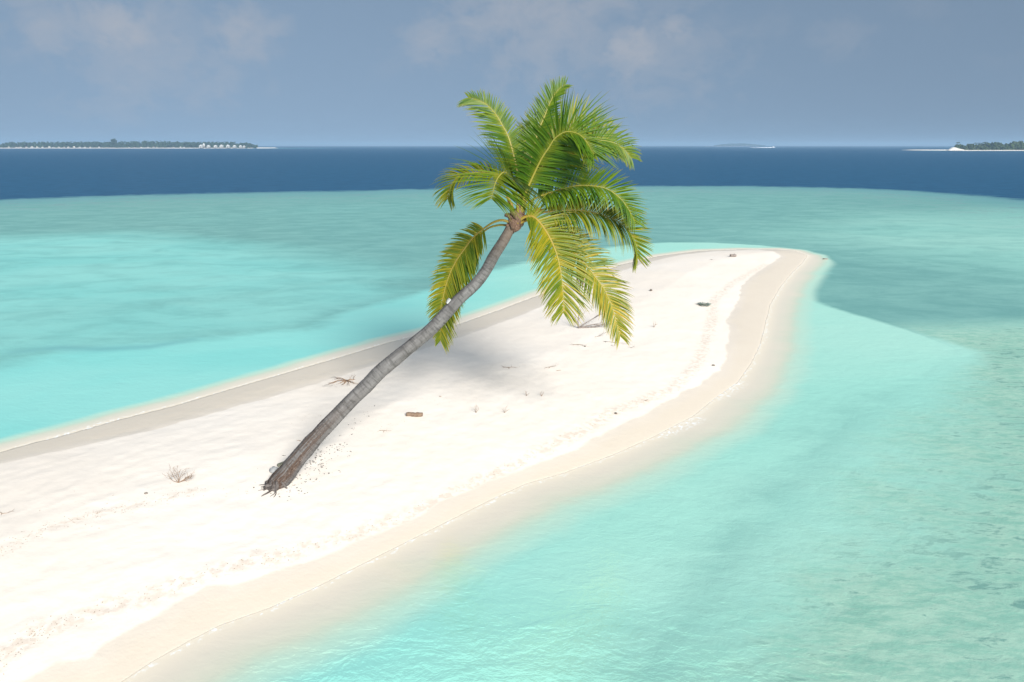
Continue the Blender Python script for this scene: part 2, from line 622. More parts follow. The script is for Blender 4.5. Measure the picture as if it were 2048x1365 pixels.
aqua = s.mix(s.ramp(sx.outputs[0], -5, 3), s.mix(s.ramp(n_big, .35, .65), (.240, .700, .620), (.310, .735, .640)),
             s.mix(s.ramp(n_big, .35, .65), (.370, .755, .610), (.440, .785, .635)))
body = s.mix(s.ramp(tone, 0, 1, smooth=False), teal, aqua)
# coral rubble and weed on the outer lagoon floor, seen through the water
pat = s.noise(s.mapped(pos, (.55, 1.5, 1), .40), 2.6, 7, .72, .25)
patw = s.noise(pos, .42, 5, .62)
f_reef = s.ramp(s.math('ADD', s.attr('shelf'), s.math('MULTIPLY', s.math('SUBTRACT', patw, .5), 2.6)), .3, -1.4)
f_reef = s.math('MULTIPLY', f_reef, s.attr('nearr'))
thr = s.math('ADD', s.math('MULTIPLY', pat, .7), s.math('MULTIPLY', patw, .35))
rub = s.mix(s.ramp(pat, .36, .64), (.225, .470, .335), (.440, .645, .475))
body = s.mix(s.math('MULTIPLY', f_reef, .8), body, rub)
body = s.mix(s.math('MULTIPLY', f_reef, s.ramp(thr, .55, .64, 0, .85)), body, (.120, .320, .250))
dn = s.math('ADD', dep, s.math('MULTIPLY', s.math('SUBTRACT', n_mid, .5), .22))
shal = s.mix(s.ramp(dn, .06, .30), (.850, .745, .590), (.670, .705, .530))
shal = s.mix(s.ramp(dn, .20, .38), shal, (.530, .765, .600))
body = s.mix(s.ramp(dn, .60, .34), body, shal)
body = s.mix(s.math('MULTIPLY', s.attr('seam'), s.ramp(n_mid, .35, .6, .2, .6)), body, (.13, .38, .38))
# brownish coral heads along the reef crest
crest = s.math('MULTIPLY', s.ramp(lagv, 34, 7), s.ramp(lagv, -1, 3))
f_head = s.math('MULTIPLY', crest, s.ramp(s.math('ADD', s.math('MULTIPLY', n_mid, .6), s.math('MULTIPLY', n_fin, .4)),   .46, .62, 0, .75))
body = s.mix(f_head, body, (.17, .28, .28))
body = s.mix(s.ramp(lagv, 16, 1, 0, .55), body, (.100, .300, .320))
deepc = s.mix(s.ramp(n_mid, .3, .7), (.003, .064, .140), (.009, .088, .180))
body = s.mix(f_lag, deepc, body)
# how much of the floor still shows through the water column
alpha = s.ramp(dep, .0, .010, 0, .97)
alpha = s.math('MAXIMUM', alpha, s.math('SUBTRACT', 1.0, f_lag))
dif = s.n('ShaderNodeBsdfDiffuse')
s.put(dif.inputs['Color'], body)
tr = s.n('ShaderNodeBsdfTransparent')
s.put(tr.inputs['Color'], s.mix(s.ramp(dep, 0, .5), (1, 1, 1), (.90, .985, .96)))
# wind ripples
w1 = s.noise(s.mapped(pos, (.7, 1.15, 1), .35), 1.6, 4, .6, .5)
w2 = s.noise(s.mapped(pos, (.75, 1.2, 1), -.3), 5.5, 4, .6, .6)
wave = s.math('ADD', s.math('MULTIPLY', w1, .7), s.math('MULTIPLY', w2, .3))
calm = s.ramp(dep, .0, .5, .10, .40)
bp = s.n('ShaderNodeBump')
bp.inputs['Distance'].default_value = .07
s.put(bp.inputs['Strength'], calm)
s.put(bp.inputs['Height'], wave)
s.put(dif.inputs['Normal'], bp.outputs[0])
under = s.mixsh(alpha, tr.outputs[0], dif.outputs[0])
fr = s.n('ShaderNodeFresnel')
fr.inputs['IOR'].default_value = 1.33
s.put(fr.inputs['Normal'], bp.outputs[0])
gl = s.n('ShaderNodeBsdfGlossy')
gl.inputs['Roughness'].default_value = .16
gl.inputs['Color'].default_value = (1, 1, 1, 1)
s.put(gl.inputs['Normal'], bp.outputs[0])
surf = s.mixsh(s.math('MULTIPLY', fr.outputs[0], s.math('MULTIPLY', s.ramp(dep, .0, .12, .10, .25), s.ramp(f_lag, 0, 1, .62, 1))), under, gl.outputs[0])
# broken foam where the swash turns over
fn = s.noise(pos, 9.0, 5, .7, .8)
fw = s.math('MULTIPLY', s.ramp(s.attr('foam'), .35, .02), s.ramp(fn, .50, .62))
lap = s.math('MULTIPLY', s.ramp(s.math('ABSOLUTE', s.math('ADD', s.attr('sd_wat'), s.math('MULTIPLY', s.math('SUBTRACT', w1, .35), .5))), .07, .0),
             s.ramp(fn, .48, .62, 0, .8))
ff = s.math('MAXIMUM', fw, lap)
fd = s.n('ShaderNodeBsdfDiffuse')
fd.inputs['Color'].default_value = (.85, .87, .87, 1)
s.out(s.mixsh(ff, surf, fd.outputs[0]))
sea = link('sea', grid_mesh('sea', V, nr, na, True, {'depth': depth, 'shelf': sh_s, 'lag': np.clip(lag, -500, 500), 'lite': lite, 'seam': seam, 'nearr': nearr,
                                                     'foam': np.minimum(foam, 50), 'sd_wat': np.clip(sd_wat, -50, 50)}), m_sea)
tag(sea, kind='structure')

# ------------------------------------------------------------------ palm
C_Y = 15.0


def simple_mat(name, c1, c2, scale=8.0, rough=.85, bump=.3, stretch=(1, 1, 1), spec=.2):
    m, q = material(name)
    pp = q.mapped(q.n('ShaderNodeTexCoord').outputs['Object'], stretch)
    f = q.noise(pp, scale, 5, .65)
    c = q.mix(q.ramp(f, .3, .7), c1, c2)
    q.out(q.principled(c, rough, q.bump(f, bump, .02), spec))
    return m


def leaf_material():
    m, q = material("palm_leaflet")
    t = q.attr('t')
    rnd = q.attr('rnd')
    age = q.attr('age')
    g = q.mix(rnd, (.017, .070, .003), (.074, .172, .005))
    yel = q.mix(rnd, (.200, .215, .010), (.350, .240, .014))
    f = q.math('ADD', q.math('MULTIPLY', age, q.ramp(rnd, .15, .95, .35, 1.4)), q.ramp(t, .72, 1.0, 0, .35))
    f = q.math('ADD', f, q.ramp(t, .22, .0, 0, .30))
    c = q.mix(f, g, yel)
    c = q.mix(q.math('MULTIPLY', q.ramp(t, .86, 1.0), q.ramp(rnd, .4, 1.0)), c, (.24, .15, .06))
    pr = q.principled(c, .45, None, .28)
    tl = q.n('ShaderNodeBsdfTranslucent')
    q.put(tl.inputs['Color'], q.mix(.4, c, (.22, .32, .01)))
    q.out(q.mixsh(.17, pr, tl.outputs[0]))
    return m


def rachis_material():
    m, q = material("palm_midrib")
    t = q.attr('t')
    age = q.attr('age')
    n = q.noise(q.pos(), 14.0, 4)
    c = q.mix(q.ramp(t, 0, .9), (.27, .155, .018), (.27, .22, .045))
    c = q.mix(q.math('MULTIPLY', q.math('SUBTRACT', 1.0, age), .45), c, (.26, .30, .05))
    c = q.mix(q.ramp(n, .5, .8, 0, .5), c, (.22, .12, .03))
    q.out(q.principled(c, .45, None, .4))
    return m


m_leaf = leaf_material()
m_rib = rachis_material()


def spline(pts, n):
    """Catmull-Rom through 3-D points, evenly resampled"""
    P = [Vector(p) for p in pts]
    P = [P[0] * 2 - P[1]] + P + [P[-1] * 2 - P[-2]]
    dense = []
    for i in range(1, len(P) - 2):
        for k in range(24):
            t = k / 24
            a, b, c, d = P[i - 1], P[i], P[i + 1], P[i + 2]
            dense.append(0.5 * ((2 * b) + (c - a) * t + (2 * a - 5 * b + 4 * c - d) * t * t + (3 * b - a - 3 * c + d) * t ** 3))
    dense.append(P[-2].copy())
    cum = [0.0]
    for i in range(1, len(dense)):
        cum.append(cum[-1] + (dense[i] - dense[i - 1]).length)
    out = []
    j = 0
    for k in range(n):
        s_ = cum[-1] * k / (n - 1)
        while j < len(cum) - 2 and cum[j + 1] < s_:
            j += 1
        f = (s_ - cum[j]) / max(1e-9, cum[j + 1] - cum[j])
        out.append(dense[j].lerp(dense[j + 1], min(1, max(0, f))))
    return out, cum[-1]


TRUNK_PX = [(548, 985, 46), (561, 961, 43), (578, 940, 40), (611, 899, 37), (639, 868, 34), (673, 832, 33), (706, 798, 32), (735, 770, 33), (758, 746, 33),
            (792, 717, 32), (829, 687, 30), (862, 659, 30), (895, 624, 29), (917, 600, 27), (950, 570, 26), (971, 543, 26), (988, 512, 26), (1004, 487, 25),
            (1016, 466, 23), (1026, 446, 24), (1035, 426, 27)]
base_g = on_ground(553, 973)
palm = empty('coconut_palm', base_g)
tag(palm, 'tall leaning coconut palm with grey ringed trunk and green crown on the white sandbank', 'palm tree')
PB = Vector(base_g)


def pchild(name, V, F, mat, attrs=None, parent=None, sm=True):
    return link(name, mesh(name, [Vector(v) - PB for v in V], F, sm, attrs), mat, parent or palm)


# trunk
tp, tr_r = [], []
nT = len(TRUNK_PX)
for i, (px, py, wd) in enumerate(TRUNK_PX):
    f = (py - TRUNK_PX[0][1]) / (TRUNK_PX[-1][1] - TRUNK_PX[0][1])
    y = (base_g.y + .02) + (C_Y - base_g.y) * f
    p = at_y(px, py, y)
    tp.append(p)
    tr_r.append(wd * (ray(px, py).length * p.y / ray(px, py).y) / FPX / 2 * .84)
tp[0] = tp[0] - Vector((0.05, 0, .12))
NS, SD = 520, 28
cl, tlen = spline(tp, NS)
# radius by cumulative index
cumk = [0.0]
for i in range(1, nT):
    cumk.append(cumk[-1] + (tp[i] - tp[i - 1]).length)
rad = np.interp(np.linspace(0, 1, NS), np.array(cumk) / cumk[-1], tr_r)
V, F, aS, aA, aU = [], [], [], [], []
ring = 0.0
phase = []
for i in range(NS):
    s_ = tlen * i / (NS - 1)
    phase.append(s_ / .062 + 1.6 * vnoise(np.array([s_ * 2.1]), np.array([.5]), 5)[0])
for i in range(NS):
    s_ = tlen * i / (NS - 1)
    t = (cl[min(i + 1, NS - 1)] - cl[max(i - 1, 0)]).normalized()
    a = t.cross(Vector((0, -1, 0))).normalized()          # towards image left/up side
    b = a.cross(t).normalized()
    if b.y > 0:
        b = -b
    flare = 1 + .16 * math.exp(-s_ / .35)
    for k in range(SD):
        th = 2 * math.pi * k / SD
        ph = phase[i] + .55 * math.sin(th + s_ * .8) + .25 * math.sin(3 * th + 2 * s_)
        saw = (ph % 1.0)
        groove = -.045 * math.exp(-(saw / .14) ** 2) + .022 * saw
        nz = fbm(np.array([s_ * 5.0]), np.array([th * 1.6]), 3, 31)[0] - .5
        low = math.exp(-s_ / 2.2)
        r = rad[i] * flare * (1 + groove * (1 - .6 * low) + nz * (.05 + .16 * low))
        # long splits in the bark low on the trunk
        r *= 1 - .10 * low * max(0, math.sin(5 * th + 1.2 * math.sin(s_ * 2.3)) - .55)
        V.append(cl[i] + (a * math.cos(th) + b * math.sin(th)) * r)
        aS.append(s_)
        aA.append(th)
        aU.append(saw)
for i in range(NS - 1):
    for k in range(SD):
        k2 = (k + 1) % SD
        F.append((i * SD + k, i * SD + k2, (i + 1) * SD + k2, (i + 1) * SD + k))
F.append(tuple((NS - 1) * SD + k for k in range(SD)))

m_bark, q = material("palm_bark")
sv, av, uv = q.attr('s'), q.attr('a'), q.attr('saw')
ca, sa = q.math('COSINE', av), q.math('SINE', av)
cx = q.n('ShaderNodeCombineXYZ')
q.put(cx.inputs[0], q.math('MULTIPLY', ca, .5))
q.put(cx.inputs[1], q.math('MULTIPLY', sa, .5))
q.put(cx.inputs[2], q.math('MULTIPLY', sv, 1.0))
bv = cx.outputs[0]
n_lo = q.noise(q.mapped(bv, (1, 1, .7)), 2.2, 5, .65)
n_st = q.noise(q.mapped(bv, (3.2, 3.2, .55)), 2.6, 6, .7, .5)
n_rg = q.noise(q.mapped(bv, (.5, .5, 9)), 2.5, 4, .6, .3)
n_sp = q.noise(bv, 22.0, 4, .7)
grey = q.mix(q.ramp(n_lo, .3, .7), (.100, .094, .091), (.180, .171, .166))
grey = q.mix(q.ramp(n_rg, .46, .66, 0, .6), grey, (.048, .045, .043))
grey = q.mix(q.math('MULTIPLY', q.ramp(uv, .14, .0), q.ramp(n_st, .3, .6, .25, .8)), grey, (.032, .028, .026))
grey = q.mix(q.ramp(n_sp, .55, .8, 0, .35), grey, (.20, .193, .187))
brown = q.mix(q.ramp(n_sp, .35, .7), (.040, .024, .018), (.120, .085, .066))
# bark gone on the seaward face low down
face = q.math('SUBTRACT', q.math('MULTIPLY', sa, .9), q.math('MULTIPLY', ca, .45))
lowm = q.ramp(sv, 3.3, .7)
fb = q.math('MULTIPLY', q.math('MULTIPLY', lowm, q.ramp(face, .15, .75)), q.ramp(q.math('ADD', n_st, q.math('MULTIPLY', n_lo, .35)), .60, .70))
col = q.mix(fb, grey, brown)
chip = q.math('MULTIPLY', q.ramp(n_sp, .64, .70), q.math('MULTIPLY', q.ramp(sv, 3.4, 2.4), q.ramp(sv, .1, .3)))
col = q.mix(q.math('MULTIPLY', chip, .5), col, (.62, .58, .55))
col = q.mix(q.math('MULTIPLY', q.ramp(sv, tlen - 1.5, tlen - .2), .75), col, q.mix(n_st, (.10, .065, .045), (.24, .17, .12)))
hh = q.math('ADD', n_st, q.math('MULTIPLY', n_sp, .5))
q.out(q.principled(col, .9, q.bump(hh, .55, .03), .15))
pchild('trunk', V, F, m_bark, {'s': aS, 'a': aA, 'saw': aU})

m_root = simple_mat('palm_root', (.045, .035, .030), (.16, .14, .13), 9, .95, .5, (1, 1, 1))
m_husk = simple_mat('palm_leaf_base_fibre', (.075, .042, .030), (.235, .150, .105), 16, .95, .6, (3, 3, 1))

# splintered dead roots at the foot
for i in range(15):
    a = random.gauss(-2.3, 1.2)
    ln = random.uniform(.06, .30)
    d = Vector((math.cos(a), math.sin(a), 0))
    wd = random.uniform(.010, .032)
    r_in = .13
    g0 = base_g + d * r_in * .7 + Vector((.03, 0, .05 + .13 * random.random()))
    tip = base_g + d * (r_in + ln)
    tip.z = height_at(tip.x, tip.y)
    kink = Vector((random.gauss(0, .03), random.gauss(0, .03), 0))
    mid_ = g0.lerp(tip, .5) + kink
    mid_.z = height_at(mid_.x, mid_.y) + wd * 1.4
    mbd = MB()
    p2, _ = spline([g0 - d * .05, g0, mid_, tip + Vector((0, 0, wd * .2)), tip + d * .05 + Vector((0, 0, -.03))], 10)
    mbd.tube(p2, [wd * (1.5 - 1.2 * k / 9) for k in range(10)], 6, True, rough=.7)
    mbd.build('root', m_root, palm, origin=PB)

for i in range(7):
    a = random.uniform(-3.6, -.4)
    c = base_g + Vector((math.cos(a) * .14 - .03, math.sin(a) * .13, 0))
    c.z = height_at(c.x, c.y) + .01
    mbd = MB()
    mbd.blob(c, (random.uniform(.05, .10), random.uniform(.05, .09), random.uniform(.05, .11)), 9, 7, .32)
    mbd.build('root_knot', m_root, palm, origin=PB)

# crown shaft: torn fibre and old leaf bases
crown = cl[-1]
for i, (px, py, tx, ty, wd, dy) in enumerate([(1033, 440, 1009, 430, 8, -.10), (1036, 436, 1020, 424, 9, -.16), (1040, 440, 1046, 405, 9, .05), (1030, 455, 1022, 440, 11, -.14),
                                              (1036, 446, 1052, 432, 11, -.05), (1022, 462, 1012, 450, 8, -.1), (1034, 432, 1036, 410, 12, -.05), (1028, 448, 1040, 440, 14, -.12)]):
    p0, p1 = at_y(px, py, C_Y + dy), at_y(tx, ty, C_Y + dy - .05)
    mbd = MB()
    k0 = wd * .011
    p2, _ = spline([p0 - (p1 - p0) * .35, p0, p0.lerp(p1, .6) + Vector((.02, -.02, .02)), p1], 8)
    mbd.tube(p2, [k0 * f for f in (.9, 1.05, 1, .9, .75, .6, .5, .32)], 8, True, rough=.45)
    mbd.build('leaf_base', m_husk, palm, origin=PB)

# fronds: midrib traced, depth from the frond's own length
#   pts (pixels), y offsets along the midrib, longest leaflet, dorsal hint, droop, age, bare stalk, stalk radius
FRONDS = [
    ('upper left', [(1040, 425), (1040, 380), (1032, 332), (1018, 278), (1004, 250), (990, 227), (971, 208), (952, 199), (938, 196)], (0, .5), .70, (.35, -1, .2), .16, .18, .30, .030),
    ('top', [(1042, 420), (1052, 370), (1064, 310), (1077, 262), (1088, 236), (1098, 210), (1107, 193), (1119, 178), (1131, 170)], (.1, .7), .47, (-.2, -1, .25), .05, .12, .30, .030),
    ('broad centre', [(1040, 428), (1052, 385), (1070, 344), (1084, 316), (1098, 295), (1109, 278), (1126, 266), (1142, 264), (1161, 271), (1177, 290), (1187, 308)], (-.1, -1.0), 1.15, (.45, -.85, .50), .34, .08, .22, .034),
    ('upper right', [(1042, 420), (1062, 360), (1085, 310), (1112, 275), (1145, 257), (1170, 256), (1192, 264), (1213, 278)], (.2, .9), .82, (0, -1, .55), .08, .42, .32, .028),
    ('right rear', [(1042, 420), (1072, 350), (1110, 310), (1150, 290), (1190, 281), (1222, 284), (1246, 297), (1262, 316)], (.2, .7), .66, (.0, -.9, .6), .36, .22, .35, .026),
    ('rear drooping', [(1044, 420), (1075, 360), (1110, 325), (1140, 322), (1162, 340), (1172, 372)], (.2, 1.3), .6, (.1, -.6, 1), .5, .35, .3, .024),
    ('rear inner', [(1040, 420), (1048, 370), (1058, 315), (1072, 275), (1095, 248), (1120, 245)], (.25, 1.1), .62, (-.1, -1, .3), .15, .10, .25, .026),
    ('left arching', [(1031, 440), (1024, 412), (1012, 385), (1000, 358), (976, 346), (945, 346), (918, 353), (903, 370), (895, 398)], (0, -.45), .68, (.0, -.35, 1), .55, .42, .34, .028),
    ('forward left', [(1036, 440), (1035, 410), (1033, 385), (1027, 362), (1010, 345), (999, 352), (991, 366), (986, 384), (983, 398)], (-.1, -1.9), 1.2, (.05, -.75, .9), .24, .20, .36, .034),
    ('right arching', [(1038, 432), (1060, 404), (1086, 391), (1121, 379), (1156, 372), (1191, 373), (1215, 379), (1238, 395), (1257, 419), (1269, 442)], (-.05, -.35), .74, (.1, -.55, 1), .80, .14, .20, .030),
    ('right lower', [(1038, 440), (1065, 428), (1098, 424), (1133, 421), (1168, 422), (1203, 430), (1234, 443), (1257, 461), (1271, 487), (1275, 516)], (-.1, .15), .86, (.1, -.55, 1), .80, .45, .20, .030),
    ('front centre', [(1030, 452), (1040, 440), (1055, 433), (1070, 436), (1086, 454), (1100, 477), (1112, 505), (1121, 541), (1126, 587), (1126, 625)], (-.2, -1.35), .92, (.35, -1, .55), .30, .55, .12, .036),
    ('front right', [(1036, 448), (1062, 440), (1095, 455), (1125, 482), (1150, 506), (1172, 530), (1192, 556), (1210, 582), (1224, 615), (1234, 650), (1240, 672)], (-.15, -.55), .74, (.4, -1, .5), .34, .72, .16, .032),
    ('left drooping', [(1026, 450), (1014, 443), (1001, 441), (985, 446), (966, 459), (945, 477), (927, 501), (910, 526), (897, 555), (888, 587), (882, 620), (881, 655), (881, 680)], (-.15, .12), .74, (-.25, -1, .5), .34, .50, .20, .030),
    ('left drooping under', [(1025, 454), (1012, 451), (996, 451), (975, 458), (955, 478), (938, 505), (922, 535), (908, 566), (898, 600), (893, 635)], (0, .42), .66, (-.1, -1, .4), .42, .12, .30, .026),
]
GRAV = Vector((0, 0, -1))
HANG = {'right arching': (1.5, .10), 'right lower': (1.5, .10), 'broad centre': (1.0, .5), 'left arching': (1.2, .9)}      # near row, far row
SIDE = {'left drooping': (.66, 1.1), 'left drooping under': (.6, .9), 'upper left': (1.0, .55), 'top': (1.0, .85), 'forward left': (.9, 1.2), 'broad centre': (.82, 1.05)}      # leaflet length left, right
for fi, (nm, pts, dys, lmax, nh, droop, age, bare, r0) in enumerate(FRONDS):
    n = len(pts)
    cum = [0.0]
    for i in range(1, n):
        cum.append(cum[-1] + math.dist(pts[i], pts[i - 1]))
    w3 = []
    for i, (px, py) in enumerate(pts):
        f = cum[i] / cum[-1]
        w3.append(at_y(px, py, C_Y + dys[0] + (dys[1] - dys[0]) * f ** 1.35))
    NP = 60
    mid, flen = spline(w3, NP)
    # midrib: flattened tapering rod
    V, F, aT = [], [], []
    frames = []
    nhv = Vector(nh).normalized()
    for i in range(NP):
        t = (mid[min(i + 1, NP - 1)] - mid[max(i - 1, 0)]).normalized()
        nrm_ = (nhv - t * nhv.dot(t))
        nrm_.normalize()
        bi = t.cross(nrm_).normalized()
        frames.append((t, nrm_, bi))
        f = i / (NP - 1)
        rr = .60 * r0 * ((1.55 - 2.2 * f) if f < .18 else 1.154 * max(0.0, 1 - (f - .18) / .82) ** .9) + .003
        for k in range(8):
            th = 2 * math.pi * k / 8
            V.append(mid[i] + (bi * math.cos(th) * rr + nrm_ * math.sin(th) * rr * .72))
            aT.append(f)
    for i in range(NP - 1):
        for k in range(8):
            k2 = (k + 1) % 8
            F.append((i * 8 + k, i * 8 + k2, (i + 1) * 8 + k2, (i + 1) * 8 + k))
    F.append(tuple(range(7, -1, -1)))
    F.append(tuple((NP - 1) * 8 + k for k in range(8)))
    frond = pchild('frond', V, F, m_rib, {'t': aT, 'age': [age] * len(V)})
    frond["label"] = nm + ' palm frond'
    for side in (-1, 1):
        V, F, aT, aR = [], [], [], []
        nl = int(flen * (1 - bare) / .0235)
        for j in range(nl):
            u = (j + random.uniform(-.3, .3)) / (nl - 1)
            u = min(1, max(0, u))
            if random.random() < .035:
                continue
            f = bare + (1 - bare) * u
            x = f * (NP - 1)
            i0 = min(int(x), NP - 2)
            p = mid[i0].lerp(mid[i0 + 1], x - i0)
            t, nrm_, bi = frames[i0]
            # leaflet length along the frond
            prof = (.68 + .32 * smooth(np.array([u]), 0, .22)[0]) * (1 - .55 * max(0, (u - .45) / .55) ** 2.4)
            L = lmax * prof * random.uniform(.86, 1.07) * SIDE.get(nm, (1, 1))[0 if (bi * side).x < 0 else 1]
            angl = R(70 - 34 * u ** 1.5 + random.uniform(-6, 6))
            lift = .30 - .15 * u + random.uniform(-.07, .07)
            d = (bi * side * math.sin(angl) + t * math.cos(angl) + nrm_ * lift).normalized()
            wd = (.0165 + .006 * random.random()) * (1 - .35 * u)
            rnd = min(1, max(0, random.gauss(.5, .22)))
            dr = droop * random.uniform(.7, 1.35) * HANG.get(nm, (1, 1))[0 if (bi * side).y < 0 else 1]
            if random.random() < .06:
                dr *= 2.0
            ST = 6
            q0 = p.copy()
            base = len(V)
            dd = d.copy()
            wn = nrm_
            for k in range(ST + 1):
                e = k / ST
                wv = dd.cross(wn)
                if wv.length < 1e-4:
                    wv = bi
                wv.normalize()
                up = wv.cross(dd).normalized()
                if up.dot(nrm_) < 0:
                    up = -up
                ww = wd * (0.45 + .55 * min(1, e / .18)) * (1 - max(0, (e - .35) / .65) ** 1.5) + .0012
                V += [q0 - wv * ww + up * ww * .35, q0 - up * ww * .15, q0 + wv * ww + up * ww * .35]
                aT += [e, e, e]
                aR += [rnd] * 3
                dd = (dd + GRAV * dr * (.35 + 1.0 * e) * (1.0 / ST) * 1.6).normalized()
                q0 = q0 + dd * (L / ST)
            for k in range(ST):
                b0 = base + k * 3
                F += [(b0, b0 + 1, b0 + 4, b0 + 3), (b0 + 1, b0 + 2, b0 + 5, b0 + 4)]
        lf = pchild('leaflets', V, F, m_leaf, {'t': aT, 'rnd': aR, 'age': [age] * len(V)}, frond)
        lf["kind"] = "stuff"

# flower stalk and a spathe in the crown
m_stalk = simple_mat('palm_flower_stalk', (.30, .14, .03), (.48, .30, .06), 20, .7, .4)
mbd = MB()
for (a, b, c) in (((1048, 436), (1066, 424), (1084, 414)), ((1050, 436), (1070, 430), (1092, 424)), ((1046, 438), (1070, 428), (1078, 418)), ((1050, 438), (1076, 424), (1088, 418))):
    pp, _ = spline([at_y(*a, C_Y - .05), at_y(*b, C_Y - .1), at_y(*c, C_Y - .12)], 7)
    mbd.tube(pp, [.030, .036, .036, .034, .03, .024, .012], 6, True, rough=.5)
mbd.build('flower_stalk', m_stalk, palm, origin=PB)
for a, b in (((1026, 430), (1012, 388)), ((1042, 432), (1046, 408))):
    mbd = MB()
    pp, _ = spline([at_y(*a, C_Y + .05), at_y((a[0] + b[0]) / 2 + 2, (a[1] + b[1]) / 2, C_Y + .05), at_y(*b, C_Y + .05)], 7)
    mbd.tube(pp, [.05, .055, .05, .045, .04, .03, .012], 7, True, rough=.3)
    mbd.build('leaf_stalk', m_stalk, palm, origin=PB)

# ------------------------------------------------------------------ driftwood, twigs, stones
m_drift = simple_mat('weathered_driftwood', (.11, .07, .045), (.30, .215, .155), 14, .95, .6, (1, 6, 6))
m_twig = simple_mat('dry_twig', (.17, .10, .06), (.36, .25, .17), 20, .9, .3)
m_greytwig = simple_mat('grey_dead_branch', (.13, .105, .095), (.33, .28, .25), 20, .9, .3)
m_stone = simple_mat('dark_coral_stone', (.11, .09, .075), (.30, .25, .21), 9, .95, .6)
m_pale = simple_mat('bleached_wood', (.26, .26, .26), (.44, .44, .43), 9, .9, .4)
m_green = simple_mat('grey_green_beach_creeper', (.10, .16, .12), (.26, .33, .28), 18, .7, .2)


def mpp(g):
    """metres per picture pixel at a ground point"""
    return math.dist(g, (0, 0, CAM_H)) / FPX


def log_thing(name, label, px, py, length_px, thick_px, ang_deg, mat, cat, group=None, stub=True):
    g = on_ground(px, py)
    k = mpp(g)
    L, T = length_px * k, thick_px * k
    o = empty(name, g, R(ang_deg))
    tag(o, label, cat, group)
    mbd = MB()
    pts = [Vector((-L / 2 + L * i / 8, .04 * L * math.sin(i * .9), T * .42 + .01 * T * math.sin(i))) for i in range(9)]
    mbd.tube(pts, [T / 2 * f for f in (.86, 1, .97, 1.05, .95, 1.02, .98, .93, .8)], 10, True, rough=.22)
    mbd.build('log', mat, o)
    if stub:
        mbd = MB()
        mbd.tube([(L * .1, 0, T * .5), (L * .16, -T * .3, T * .95), (L * .2, -T * .35, T * 1.15)], [T * .2, T * .15, T * .08], 6, True, rough=.3)
        mbd.build('branch_stub', mat, o)
        for sx in (-1, 1):
            mbd = MB()
            mbd.tube([(sx * L * .494, .04 * L * math.sin(0 if sx < 0 else 7.2), T * .42), (sx * L * .506, .04 * L * math.sin(0 if sx < 0 else 7.2), T * .42)],
                     [T * .40, T * .36], 10, True, rough=.1)
            mbd.build('sawn_end', m_twig, o)
    return o


log_thing('driftwood_log', 'short weathered brown driftwood log lying alone on sand right of the trunk', 829, 833, 32, 9, -2, m_drift, 'log')
log_thing('driftwood_block', 'dark chunky driftwood block near the far tip of the sandbank', 1466, 514, 11, 5.5, -8, m_greytwig, 'driftwood', stub=True)


def grow(mbd, p, d, L, r, lvl, spread, up):
    n = 5
    pts, rs = [Vector(p)], [r]
    d = Vector(d).normalized()
    kids = []
    for i in range(n):
        d = (d + Vector((random.gauss(0, .16), random.gauss(0, .16), random.gauss(0, .12) + up))).normalized()
        pts.append(pts[-1] + d * L / n)
        rs.append(r * (1 - .75 * (i + 1) / n))
        if lvl > 0 and i >= 1:
            kids.append((pts[-1].copy(), d.copy(), rs[-1]))
    mbd.tube(pts, rs, 5, True)
    for (kp, kd, kr) in kids:
        nd = (kd + Vector((random.gauss(0, spread), random.gauss(0, spread), random.gauss(0, spread * .6)))).normalized()
        grow(mbd, kp, nd, L * random.uniform(.35, .6), max(kr * .75, .003), lvl - 1, spread, up)


def twig_thing(name, label, px, py, size_px, dirs, mat, cat, r_px=.9, lvl=1, spread=.6, up=0.0, part='twig', group=None):
    g = on_ground(px, py)
    k = mpp(g)
    o = empty(name, g)
    tag(o, label, cat, group)
    for d in dirs:
        mbd = MB()
        dv = Vector(d[:3])
        grow(mbd, Vector((0, 0, .5 * r_px * k)), dv, size_px * k * (d[3] if len(d) > 3 else 1), r_px * k, lvl, spread, up)
        for v in mbd.V:
            v.z = max(v.z, -.01)
        mbd.build(part, mat, o)
    return o


twig_thing('dead_bush', 'small dry leafless bush on bare sand left of the palm foot', 357, 966, 21,
           [(-.7, 0, .8), (-.15, .1, 1), (.25, .2, 1), (.8, 0, .6), (1, -.2, .3), (-.9, .1, .3), (1, .3, .5), (.5, .1, .9)], m_twig, 'dead bush', .6, 2, .45, .0, 'stem')
twig_thing('fallen_branch', 'low tangle of dry brown branches at the shore behind the trunk', 693, 762, 34,
           [(-1, -.25, .25), (1, 0, .3), (-.7, -.9, .2), (.4, -1, .2), (.9, -.7, .2), (-.2, -1, .25), (-1, .2, .1), (.05, -1, .1)], m_twig, 'branch', 1.2, 2, .55, -.07, 'branch')
twig_thing('dead_branch', 'grey forked dead branch standing in sand beneath the hanging right fronds', 1157, 657, 48,
           [(1, .15, .25, 1.5), (.15, .1, 1, .8), (-.2, .1, 1, .5), (1, .5, .7, 1.3), (1, -.2, .1, 1.2)], m_greytwig, 'branch', 1.5, 2, .35, .02, 'branch')
twig_thing('dead_branch', 'thin bare sapling standing behind the tip of the right frond', 1222, 612, 30,
           [(.05, 0, 1, 1.2), (-.25, .1, 1, 1), (.3, 0, .9, .8)], m_greytwig, 'branch', .6, 2, .3, .02, 'branch')
twig_thing('fallen_twig', 'long curved grey twig lying below the frond tips on the right', 1210, 684, 44, [(1, .1, .02), (-.5, .5, .05, .5), (.5, -1, .02, .7)], m_greytwig, 'twig', .8, 1, .25, -.02)
twig_thing('fallen_twig', 'thin twig on sand pointing up beside frond tips near the dead branch', 1190, 675, 26, [(1, .6, .08)], m_greytwig, 'twig', .8, 1, .25, -.01)
